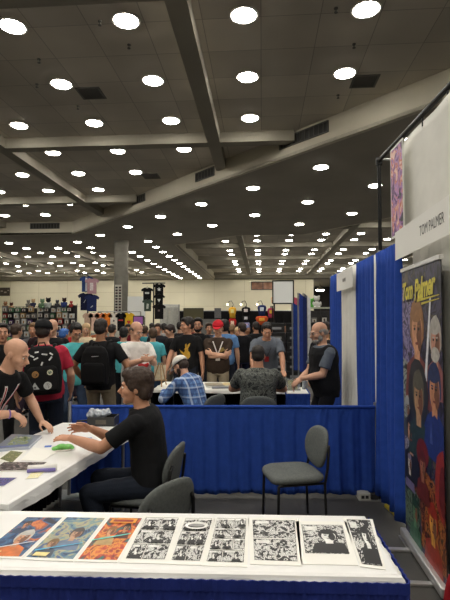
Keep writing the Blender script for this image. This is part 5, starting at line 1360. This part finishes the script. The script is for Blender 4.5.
# ================================================================ show floor behind
def zt(py, Y): return CAMH+(322-py)*Y/485
def tee_bm(w=.5, h=.66, t=.03):
    o = [(-.5, .33), (-.36, .44), (-.16, .5), (-.08, .455), (0, .44), (.08, .455), (.16, .5), (.36, .44), (.5, .33), (.43, .20), (.32, .26), (.31, -.5), (-.31, -.5), (-.32, .26), (-.43, .20)]
    bm = NB(); a = [(x*w*1.25, z*h) for x, z in o]
    n = len(a); f = [bm.verts.new((x, -t/2, z)) for x, z in a]; b = [bm.verts.new((x, t/2, z)) for x, z in a]
    bm.faces.new(f); bm.faces.new(b[::-1])
    for i in range(n): bm.faces.new((f[i], f[(i+1) % n], b[(i+1) % n], b[i]))
    return bm
def tee(px_, py0, py1, Y, c, lb, group=None, prints=(), rz=0.0, cat='t-shirt', hang=True, wf=.74):
    h = (py1-py0)*Y/485; p = P(px_, 322, Y); z = zt((py0+py1)/2, Y)
    r = empty('hanging_t_shirt', (p.x, Y, z), rz, lb, cat, group)
    obj('shirt_body', tee_bm(h*wf, h, .05), cloth('tee_%d_%d_%d' % c, c), r)
    for (poly, pc) in prints:
        bm = NB(); f = [bm.verts.new((x*h, -.028, z_*h)) for x, z_ in poly]; g = [bm.verts.new((x*h, -.0255, z_*h)) for x, z_ in poly]; n = len(f)
        bm.faces.new(f); bm.faces.new(g[::-1])
        for i in range(n): bm.faces.new((f[i], f[(i+1) % n], g[(i+1) % n], g[i]))
        obj('shirt_print', bm, flat(*pc), r)
    if hang:
        bm = NB(); tube(bm, [(-.2*h, 0, h*.44), (0, 0, h*.53), (.2*h, 0, h*.44)], .008, 6); tube(bm, [(0, 0, h*.53), (0, 0, h*.60)], .006, 6); obj('hanger', bm, black_metal, r)
    return r
def pole(px_, Y, ztop, lb, r_=.025, cross=0.0):
    p = P(px_, 322, Y); bm = NB(); tube(bm, [(0, 0, 0), (0, 0, ztop)], r_, 10); tube(bm, [(0, 0, 0), (0, 0, .03)], .25, 16)
    if cross: tube(bm, [(-cross, 0, ztop), (cross, 0, ztop)], r_*.8, 8)
    return tag(obj('display_pole', bm, black_metal, None, loc=(p.x, Y, 0)), lb, 'display pole')
pole(87.5, 20.15, zt(272, 20), 'tall black pole carrying the blue and white jerseys', cross=.45)
tee(86, 275, 291, 20, (52, 74, 130), 'blue and white striped jersey, upper left on the tall pole', 'jerseys on the pole', [([(-.06, -.45), (.06, -.45), (.06, .40), (-.06, .40)], (214, 216, 224))])
tee(91.5, 277, 293, 19.92, (190, 150, 160), 'pale pink and white jersey, upper right on the tall pole', 'jerseys on the pole', [([(-.12, -.3), (.1, -.3), (.1, .2), (-.12, .2)], (226, 214, 216))])
tee(85.5, 292, 310, 20, (30, 34, 66), 'navy jersey with white stripes, lower left on the tall pole', 'jerseys on the pole', [([(-.10, -.1), (.02, .1), (.02, .16), (-.10, -.04)], (210, 214, 224))])
tee(91.5, 294, 311, 19.92, (40, 50, 96), 'dark blue jersey, lower right on the tall pole', 'jerseys on the pole', [([(-.05, -.3), (.08, -.2), (.08, -.14), (-.05, -.24)], (200, 206, 220))])
pole(153.5, 17.2, zt(282, 17), 'tall black pole carrying four black t-shirts', cross=.42)
star = [(.16*math.cos(PI/2+i*PI/5)*(1 if i % 2 == 0 else .45), .08+.16*math.sin(PI/2+i*PI/5)*(1 if i % 2 == 0 else .45)) for i in range(10)]
tee(147, 287, 300.5, 17, (18, 18, 20), 'black t-shirt with white lettering block, left of the pole', 'black t-shirts on the pole', [([(-.16, .02), (.16, .02), (.16, .16), (-.16, .16)], (190, 190, 190))])
tee(159, 283, 297, 17, (16, 16, 18), 'black t-shirt with a white star burst, top right on the pole', 'black t-shirts on the pole', [(star, (220, 220, 220))])
tee(159, 294, 307, 16.9, (17, 17, 19), 'black t-shirt with a white triangle print, middle right on the pole', 'black t-shirts on the pole', [([(-.13, .14), (0, -.12), (.13, .14)], (214, 214, 214))])
tee(159, 304, 319, 16.85, (20, 18, 20), 'black t-shirt with a small grey print, lowest right on the pole', 'black t-shirts on the pole', [([(-.07, .02), (.07, .02), (.07, .14), (-.07, .14)], (110, 90, 90))])
tee(147.5, 299, 311, 16.9, (70, 84, 74), 'grey green t-shirt with a pale figure print under the black one', 'black t-shirts on the pole', [([(-.10, -.3), (.08, -.3), (.12, .1), (-.06, .16)], (190, 196, 186))])
# white booth sheet, grey curtain, tv, counter
def board(px0, px1, py0, py1, Y, m, lb, cat, name='booth_panel', th=.04, frame=None, legs=True):
    a, b_ = P(px0, 322, Y), P(px1, 322, Y); w = b_.x-a.x; z0, z1 = zt(py1, Y), zt(py0, Y)
    r = empty(name, ((a.x+b_.x)/2, Y, 0), 0, lb, cat)
    bm = NB(); box(bm, (-w/2, -th/2, z0), (w/2, th/2, z1)); obj('panel', bm, m, r)
    f = .03 if frame else 0
    if frame:
        bm = NB(); box(bm, (-w/2-f, -th/2-.01, z0-f), (w/2+f, th/2+.01, z0)); box(bm, (-w/2-f, -th/2-.01, z1), (w/2+f, th/2+.01, z1+f)); box(bm, (-w/2-f, -th/2-.01, z0), (-w/2, th/2+.01, z1)); box(bm, (w/2, -th/2-.01, z0), (w/2+f, th/2+.01, z1)); obj('frame', bm, frame, r)
    if legs:
        for s_ in (-1, 1):
            bm = NB(); tube(bm, [(s_*(w/2-.02), th/2+.02, 0), (s_*(w/2-.02), th/2+.02, z1)], .02, 8); obj('upright', bm, black_metal, r)
    return r
board(127.5, 145, 296, 317, 19.4, mat('booth_white', S(236, 240, 240), .7), 'blank white booth panel left of the black t-shirts', 'display board', 'display_board')
a, b_ = P(160, 322, 20.5), P(178, 322, 20.5)
r = empty('booth_curtain', (0, 0, 0), 0, 'short grey white curtain behind the black t-shirt pole', 'curtain')
curtain('drape', (a.x, 20.5), (b_.x, 20.9), .3, zt(305, 20.5), cloth('grey_white', (186, 186, 180)), r, wl=.3, amp=.05, seed=33)
bm = NB(); tube(bm, [(a.x, 20.55, zt(304.5, 20.5)), (b_.x, 20.95, zt(304.5, 20.5))], .02, 8); obj('rod', bm, grey_steel, r)
for q_ in (a, b_): post('post', q_.x, 20.7, zt(304, 20.5), .025, r)
tv = board(134, 143, 316.5, 324, 17.6, paint_mat('video_screen_picture', [(30, 20, 60), (110, 60, 170), (190, 120, 210), (60, 50, 120)], 3, 4), 'small screen with a violet picture below the white booth panel', 'screen', 'display_screen', .05, black_pl)
# booth counters
def counter(px0, px1, Y, h, c, lb, dy=.7, name='booth_counter'):
    a, b_ = P(px0, 322, Y), P(px1, 322, Y); w = b_.x-a.x; r = empty(name, ((a.x+b_.x)/2, Y, 0), 0, lb, 'booth counter')
    bm = NB(); rbox(bm, (-w/2, -dy/2, h-.04), (w/2, dy/2, h), .01); obj('counter_top', bm, flat(60, 60, 62), r)
    curtain('skirt', (-w/2, -dy/2+.02), (w/2, -dy/2+.02), .02, h-.04, cloth('ctr_%d_%d_%d' % c, c), r, wl=.25, amp=.015, seed=int(px0))
    for sx in (-1, 1):
        for sy in (-1, 1): bm = NB(); tube(bm, [(sx*(w/2-.05), sy*(dy/2-.1), 0), (sx*(w/2-.05), sy*(dy/2-.1), h-.04)], .02, 8); obj('leg', bm, grey_steel, r)
    return r
counter(96, 136, 18.2, 1.0, (40, 40, 50), 'dark skirted counter below the coloured t-shirt rack')
counter(0, 78, 22.2, 1.0, (30, 40, 90), 'long dark blue counter below the toy grid wall')
counter(138, 180, 16.2, .95, (24, 26, 50), 'dark counter under the black t-shirts')
counter(224, 272, 16.4, .95, (30, 30, 34), 'black counter under the lit shirt forms')
# coloured t-shirt rack
a, b_ = P(98, 322, 18), P(134, 322, 18)
r = empty('clothes_rack', (0, 0, 0), 0, 'long steel rail from which the coloured t-shirts hang', 'clothes rack')
bm = NB(); tube(bm, [(a.x-.2, 18.6, zt(311, 18)), (b_.x+.1, 18.6, zt(311, 18))], .018, 8); obj('rail', bm, grey_steel, r)
for x in (a.x-.2, b_.x+.1): bm = NB(); tube(bm, [(x, 18.6, 0), (x, 18.6, zt(311, 18))], .022, 8); box(bm, (x-.02, 18.3, 0), (x+.02, 18.9, .03)); obj('stand', bm, grey_steel, r)
heart = [(0, -.10), (.10, .02), (.08, .09), (.03, .09), (0, .05), (-.03, .09), (-.08, .09), (-.10, .02)]
for k, (px_, c, lb, pr_) in enumerate(((88, (200, 170, 150), 'pale peach t-shirt at the left end of the rail', []), (94, (240, 200, 180), 'light pink t-shirt on the rail', []), (100, (220, 130, 90), 'salmon t-shirt left of the bright orange one', [([(-.08, 0), (.08, 0), (.08, .1), (-.08, .1)], (250, 220, 180))]), (107, (232, 130, 50), 'bright orange t-shirt with a brown mark on the rail', [([(-.04, .0), (.04, .0), (.04, .08), (-.04, .08)], (120, 60, 30))]), (114, (236, 226, 214), 'white t-shirt with a small round print on the rail', [(blob(0, .05, .05, .05, 10), (60, 50, 50))]), (121, (26, 24, 28), 'black t-shirt with a red and white print on the rail', [([(-.12, .05), (.12, .05), (.12, .12), (-.12, .12)], (200, 60, 60))]), (129, (236, 190, 50), 'yellow t-shirt with a red heart on the rail', [(heart, (200, 40, 40))]))):
    tee(px_, 312.5, 331 if px_ != 129 else 332, 18.6, c, lb, 't-shirts on the rail', pr_, wf=.50)
# card strip on the column
a = P(118, 322, 37.4); r = empty('card_strip', (a.x, 37.4, 0), 0, 'tall white strip of small cards standing in front of the concrete column', 'card display')
w = 7*37.4/485
bm = NB(); box(bm, (-w/2, 0, 0), (w/2, .05, zt(284, 37.4))); obj('back_board', bm, flat(214, 212, 200), r)
for j in range(9):
    for i in range(2):
        z = zt(286.5+j*2.9, 37.4); x = (-.25+.5*i)*w; bm = NB(); box(bm, (x-.09, -.02, z-.09), (x+.09, -.001, z+.05)); obj('card', bm, flat(40+20*((i+j) % 3), 40, 46), r)
# painted board and black drape line
board(184, 203, 308.5, 320.5, 24, paint_mat('landscape_board', [(60, 60, 40), (130, 120, 80), (90, 96, 70), (160, 150, 110)], 6, 8), 'wide mottled olive picture board beyond the bearded man', 'picture board', 'picture_board', .05, mat('board_frame', S(70, 66, 50), .6))
board(214.5, 221, 308, 318, 22, flat(104, 104, 106), 'small plain grey sign board above the red cap', 'sign board', 'sign_board', .05)
r = empty('black_drape', (0, 0, 0), 0, 'long low black drape line in front of the back wall', 'curtain')
a, b_ = P(176, 322, 36), P(296, 322, 36); curtain('drape', (a.x, 36), (b_.x, 36), .05, zt(311, 36), cloth('black_drape', (26, 26, 28)), r, wl=.6, amp=.06, seed=44)
bm = NB(); tube(bm, [(a.x, 36.1, zt(310.8, 36)), (b_.x, 36.1, zt(310.8, 36))], .03, 8); obj('rod', bm, grey_steel, r)
# grey rocks-like backdrop below the board: patterned low wall
board(196, 226, 319, 334, 21, paint_mat('grey_mottle', [(90, 90, 88), (130, 130, 126), (70, 70, 70), (150, 150, 146)], 9, 3), 'low mottled grey booth wall behind the bearded man', 'display board', 'display_board')
# lit shirt forms with arc lamps
warm = mat('arc_lamp_bulb', (1, .9, .7), .4, emit=(1, .82, .5), es=14)
def form(px_, Y, segs, lb, lamp=True, group='lit shirt forms'):
    p = P(px_, 322, Y); r = empty('shirt_form', (p.x, Y, 0), 0, lb, 'shirt display', group)
    bm = NB(); tube(bm, [(0, 0, 0), (0, 0, zt(306, Y))], .02, 8); tube(bm, [(0, 0, 0), (0, 0, .03)], .2, 14); obj('stand', bm, black_metal, r)
    for k, (y0, y1, w, c, c2) in enumerate(segs):
        z0, z1 = zt(y1, Y), zt(y0, Y); w = w*Y/485; bm = NB()
        loft(bm, [[V((w*kx*math.cos(t), -.0+w*.45*kx*math.sin(t), z)) for t in [2*PI*i/16 for i in range(16)]] for z, kx in ((z0, .38), (z0+(z1-z0)*.3, .36), (z0+(z1-z0)*.75, .5), (z1-(z1-z0)*.06, .4), (z1, .15))])
        obj('torso', bm, cloth('form_%d_%d_%d' % c, c), r, True)
        bm = NB(); zc = (z0+z1)/2; box(bm, (-w*.22, -w*.27, zc-.05*(z1-z0)), (w*.2, -w*.22, zc+.28*(z1-z0))); obj('front_print', bm, flat(*c2), r)
    if lamp:
        bm = NB(); zz = zt(304, Y); pts = [(.0, .05, zt(308, Y)), (.02, .05, zz), (-.03, -.05, zz+.10), (-.10, -.12, zz+.08), (-.15, -.16, zz+.0)]; tube(bm, pts, .010, 8); obj('lamp_arm', bm, black_metal, r, True)
        bm = NB(); ell(bm, (-.15, -.16, zz-.02), (.028, .028, .022)); obj('lamp_bulb', bm, warm, r, True)
    return r
form(232.5, 15.5, [(307, 318, 8, (226, 176, 60), (250, 230, 150)), (318, 331, 8, (170, 36, 34), (230, 200, 180))], 'lit form with a yellow top above a red one')
form(246, 15.5, [(307, 316, 9, (24, 24, 28), (220, 210, 210)), (315, 323, 8, (30, 30, 34), (210, 210, 216)), (322, 331, 8, (150, 150, 190), (230, 170, 190))], 'lit form with black and white tops above a lilac one')
form(262, 15.5, [(305, 316, 9, (40, 50, 96), (210, 220, 236)), (316, 325, 13, (210, 90, 50), (240, 170, 60))], 'lit form with a blue and white top above a wide orange one')
form(271, 18.2, [(308, 318, 7, (180, 60, 90), (230, 190, 60))], 'form with a crimson and yellow top at the right of the lit forms', False)
form(272.5, 15.4, [(297, 303, 3, (236, 190, 150), (250, 220, 180))], 'tiny pale figure on a stand beside the framed white screen', False)
# framed white screen on two poles
board(273.5, 293, 281.5, 303, 12, mat('screen_white', S(240, 243, 243), .7), 'white projection screen in a black frame on two poles', 'screen', 'framed_screen', .03, black_metal)
# black storage crates, two columns
cr = cloth('crate_black', (22, 23, 26)); bx0 = None
def crate(loc, w, d_, h, lb):
    r = empty('storage_crate', loc, 0, lb, 'crate', 'black storage crates')
    bm = NB(); rbox(bm, (-w/2, -d_/2, 0), (w/2, d_/2, h-.004), .008); obj('crate_body', bm, mat('crate_plastic', S(26, 27, 30), .4), r)
    bm = NB(); rbox(bm, (-w/2-.01, -d_/2-.012, h-.035), (w/2+.01, d_/2+.012, h-.004), .006); obj('lid', bm, mat('crate_lid', S(44, 46, 50), .35), r)
    bm = NB(); box(bm, (-w*.3, -d_/2-.004, h*.3), (w*.3, -d_/2-.001, h*.55)); obj('label', bm, flat(150, 152, 156), r)
    return r
names = ['lowest', 'second', 'third', 'fourth', 'fifth', 'sixth', 'seventh', 'topmost']
for c_, (x0, x1) in enumerate(((268, 285), (286, 303))):
    a, b_ = P(x0, 322, 11), P(x1, 322, 11); w = b_.x-a.x-.02
    for j in range(8): crate(((a.x+b_.x)/2, 11.2, .215*j), w, .45, .215, 'black storage crate, %s in the %s stack below the white screen' % (names[j], ('left', 'right')[c_]))
# feather flags
def flag(px_, Y, py0, cs, lb, w=.26, lean=.0):
    p = P(px_, 322, Y); zt_ = zt(py0, Y); r = empty('feather_flag', (p.x, Y, 0), 0, lb, 'flag', 'narrow upright flags')
    bm = NB(); tube(bm, [(-w/2, 0, 0), (-w/2, 0, zt_)], .015, 8); tube(bm, [(-w/2, 0, 0), (-w/2, 0, .03)], .16, 12); obj('pole', bm, grey_steel, r)
    for k, c in enumerate(cs):
        bm = NB(); x0 = -w/2+.02+(w-.02)*k/len(cs); x1 = x0+(w-.02)/len(cs)
        prism(bm, [(x0, .7), (x1, .7), (x1, zt_-.12*(k+1)/len(cs)), (x0, zt_-.12*k/len(cs))], -.006, .006, Matrix(((1, 0, 0, 0), (0, 0, 1, 0), (0, 1, 0, 0), (0, 0, 0, 1)))); obj('flag_cloth', bm, cloth('flag_%d_%d_%d' % c, c), r)
flag(297.5, 10.6, 303, [(40, 66, 140), (200, 206, 214)], 'blue and white narrow flag, left of the group', .22)
flag(302.5, 10.3, 293, [(36, 56, 130), (30, 40, 90)], 'deep blue narrow flag, tallest of the group', .18)
flag(307, 10.8, 293.5, [(90, 96, 110), (210, 210, 212)], 'grey and white narrow flag, right of the group', .16)
flag(299, 12.6, 297, [(190, 90, 110), (60, 60, 80)], 'pink and grey narrow flag behind the blue ones', .30)
# merchandise booths made of shelves with small boxes
def shelf_unit(px0, px1, py0, Y, lb, back=None):
    a, b_ = P(px0, 322, Y), P(px1, 322, Y); w = b_.x-a.x; h = zt(py0, Y); r = empty('grid_wall', ((a.x+b_.x)/2, Y, 0), 0, lb, 'grid wall')
    gm = mat('grid_wire', S(70, 70, 72), .4, .5)
    bm = NB()
    n = max(2, int(w/.35))
    for i in range(n+1): x = -w/2+w*i/n; box(bm, (x-.008, .10, 0), (x+.008, .116, h))
    for j in range(int(h/.35)+1): z = min(h, .05+j*.35); box(bm, (-w/2, .117, z-.008), (w/2, .13, z+.008))
    obj('wire_grid', bm, gm, r)
    bm = NB(); box(bm, (-w/2, .14, .05), (w/2, .15, h*.97)); obj('darkening_sheet', bm, flat(48, 46, 50), r)  # dark sheet added to darken the gaps between the boxes
    for sx in (-1, 1): bm = NB(); box(bm, (sx*w/2-.02, -.2, 0), (sx*w/2+.02, .5, .03)); obj('foot', bm, gm, r)
    return r, (a.x, b_.x, h)
def toy_box(kind):
    r = empty('boxed_toy'); c = kind
    bm = NB(); rbox(bm, (-.11, -.08, 0), (.11, .08, .30), .006); obj('carton', bm, flat(*c), r)
    bm = NB(); box(bm, (-.08, -.084, .06), (.08, -.0805, .22)); obj('window', bm, flat(210, 206, 200), r)
    bm = NB(); ell(bm, (0, -.088, .15), (.035, .02, .04)); ell(bm, (0, -.088, .10), (.03, .016, .04)); obj('figure', bm, flat(60+c[2]//2, 50+c[0]//3, 60), r)
    reg(r); return r
kinds = [(('white', (200, 200, 196))), ('black', (34, 32, 36)), ('red', (150, 50, 46)), ('blue', (60, 76, 130)), ('grey', (120, 118, 116)), ('tan', (170, 140, 100)), ('purple', (90, 64, 110)), ('green', (70, 110, 80))]
protos = {}
def toys(x0, x1, Y, zs, step, where, seed, px_lim=None):
    rnd = random.Random(seed)
    for j, z in enumerate(zs):
        x = x0+rnd.random()*.1
        while x < x1:
            nm, c = kinds[rnd.choice((0, 0, 1, 1, 1, 2, 3, 4, 4, 5, 6, 7))]
            lb = '%s boxed toy among the toys on the %s' % (nm, where)
            if nm not in protos: protos[nm] = toy_box(c); o = protos[nm]; tag(o, lb, 'boxed toy', 'boxed toys on the '+where)
            else: o = dup(protos[nm], None, 0, lb, 'boxed toys on the '+where)
            o.location = (x, Y-.0, z); s = rnd.uniform(.8, 1.15); o.scale = (s, 1, s*rnd.uniform(.75, 1.0)); x += step*rnd.uniform(.95, 1.3)
u1, (x0, x1, h) = shelf_unit(1, 36, 306, 22.9, 'wire grid wall of boxed toys at far left'); 
toys(x0+.15, x1-.1, 22.9, [1.02, 1.32, 1.62, 1.92, 2.22], .27, 'far left grid wall', 1)
u2, (x0, x1, h) = shelf_unit(37, 76, 303, 23.1, 'wire grid wall of boxed toys left of the jerseys')
toys(x0+.15, x1-.1, 23.1, [1.02, 1.32, 1.62, 1.92, 2.22], .27, 'grid wall left of the jerseys', 2)
u3, (x0, x1, h) = shelf_unit(310, 332, 309, 19.5, 'wire grid wall of small toys beyond the grey bearded man')
toys(x0+.1, x1-.1, 19.5, [.9, 1.3, 1.7], .32, 'grid wall beyond the bearded man', 3)
u4, (x0, x1, h) = shelf_unit(204, 226, 322, 26.9, 'low wire grid wall of toys beyond the red cap'); toys(x0+.1, x1-.1, 26.9, [.9, 1.3], .4, 'low grid wall', 4)
bm = NB(); a, b_ = P(309, 322, 19.2), P(333, 322, 19.2); box(bm, (a.x, 18.95, zt(309, 19.2)), (b_.x, 19.10, zt(307.5, 19.2))); box(bm, (a.x, 19.0, 0), (a.x+.04, 19.05, zt(309, 19.2))); box(bm, (b_.x-.04, 19.0, 0), (b_.x, 19.05, zt(309, 19.2)))
tag(obj('booth_rail', bm, flat(190, 196, 176)), 'pale horizontal booth rail beyond the bearded man', 'booth rail')
# plush toys sitting on top of the grid walls
def plush(px_, py_, Y, s, c, lb, c2=None):
    p = P(px_, 322, Y); z = zt(py_, Y); r = empty('plush_toy', (p.x, Y, z), 0, lb, 'plush toy', 'plush toys on top of the grid walls')
    bm = NB(); ell(bm, (0, 0, .16*s), (.13*s, .11*s, .16*s)); 
    for sx in (-1, 1): ell(bm, (sx*.09*s, -.08*s, .05*s), (.05*s, .09*s, .05*s)); ell(bm, (sx*.14*s, -.03*s, .2*s), (.05*s, .05*s, .10*s))
    remeshed('plush_body', bm, cloth('plush_%d_%d_%d' % c, c), r, .02*s, 1)
    c2 = c2 or c; bm = NB(); ell(bm, (0, 0, .40*s), (.12*s, .11*s, .115*s))
    for sx in (-1, 1): ell(bm, (sx*.09*s, 0, .50*s), (.04*s, .02*s, .045*s))
    remeshed('plush_head', bm, cloth('plush_%d_%d_%d' % c2, c2), r, .02*s, 1)
for (px_, py_, s, c, c2, lb) in ((48, 308, 1.0, (170, 176, 170), (26, 26, 28), 'plush with a black head standing highest on the grid wall'), (42, 308, .9, (110, 140, 110), None, 'green plush left of the black headed one'), (33, 307, .8, (60, 62, 90), (190, 160, 120), 'navy plush with a tan head'), (28, 307, .7, (120, 116, 110), None, 'grey plush between the two grid walls'), (5, 309.5, .8, (150, 110, 80), None, 'tan plush at far left'), (11, 309.5, .7, (190, 150, 120), (90, 60, 50), 'peach plush with a brown head'), (57, 307, .7, (70, 72, 76), None, 'charcoal plush right of the black headed one'), (64, 307, .9, (50, 66, 120), (60, 40, 40), 'blue plush near the jerseys'), (71, 307, .6, (170, 60, 60), None, 'small red plush near the jerseys')):
    plush(px_, py_, 23.0, s, c, lb, c2)
plush(317, 309, 19.6, 1.0, (214, 214, 210), 'white plush standing on the grid wall beyond the bearded man'); plush(311.5, 309, 19.6, .8, (90, 170, 70), 'lime green plush left of the white one')
# wall sign far left
p = P(5, 290, YF); w = 11*YF/485; h = 8.5*YF/485; r = empty('wall_sign', (p.x, YF-.03, zt(290.5, YF)), 0, 'small dark rectangular picture sign high on the back wall at far left', 'sign')
bm = NB(); box(bm, (-w/2, -.05, -h/2), (w/2, 0, h/2)); obj('panel', bm, flat(74, 66, 58), r)
for (x, z, a_, b2) in ((-.5, .1, .35, .2), (.1, -.1, .4, .22), (.6, .2, .3, .15)): bm = NB(); box(bm, (x-a_/2, -.07, z-b2/2), (x+a_/2, -.051, z+b2/2)); obj('picture', bm, flat(170, 160, 150), r)
# ---------------------------------------------------------------- render look
w = bpy.data.worlds.new('world'); SC.world = w; w.use_nodes = True
w.node_tree.nodes['Background'].inputs[0].default_value = (0.6, 0.58, 0.5, 1); w.node_tree.nodes['Background'].inputs[1].default_value = 0.02
SC.view_settings.view_transform = 'Standard'; SC.view_settings.look = 'None'; SC.view_settings.gamma = 1.0; SC.view_settings.exposure = 0.2
SC.view_settings.use_curve_mapping = False
SC.cycles.use_denoising = True
SC.cycles.max_bounces = 6
bpy.data.scenes.remove(WORK)
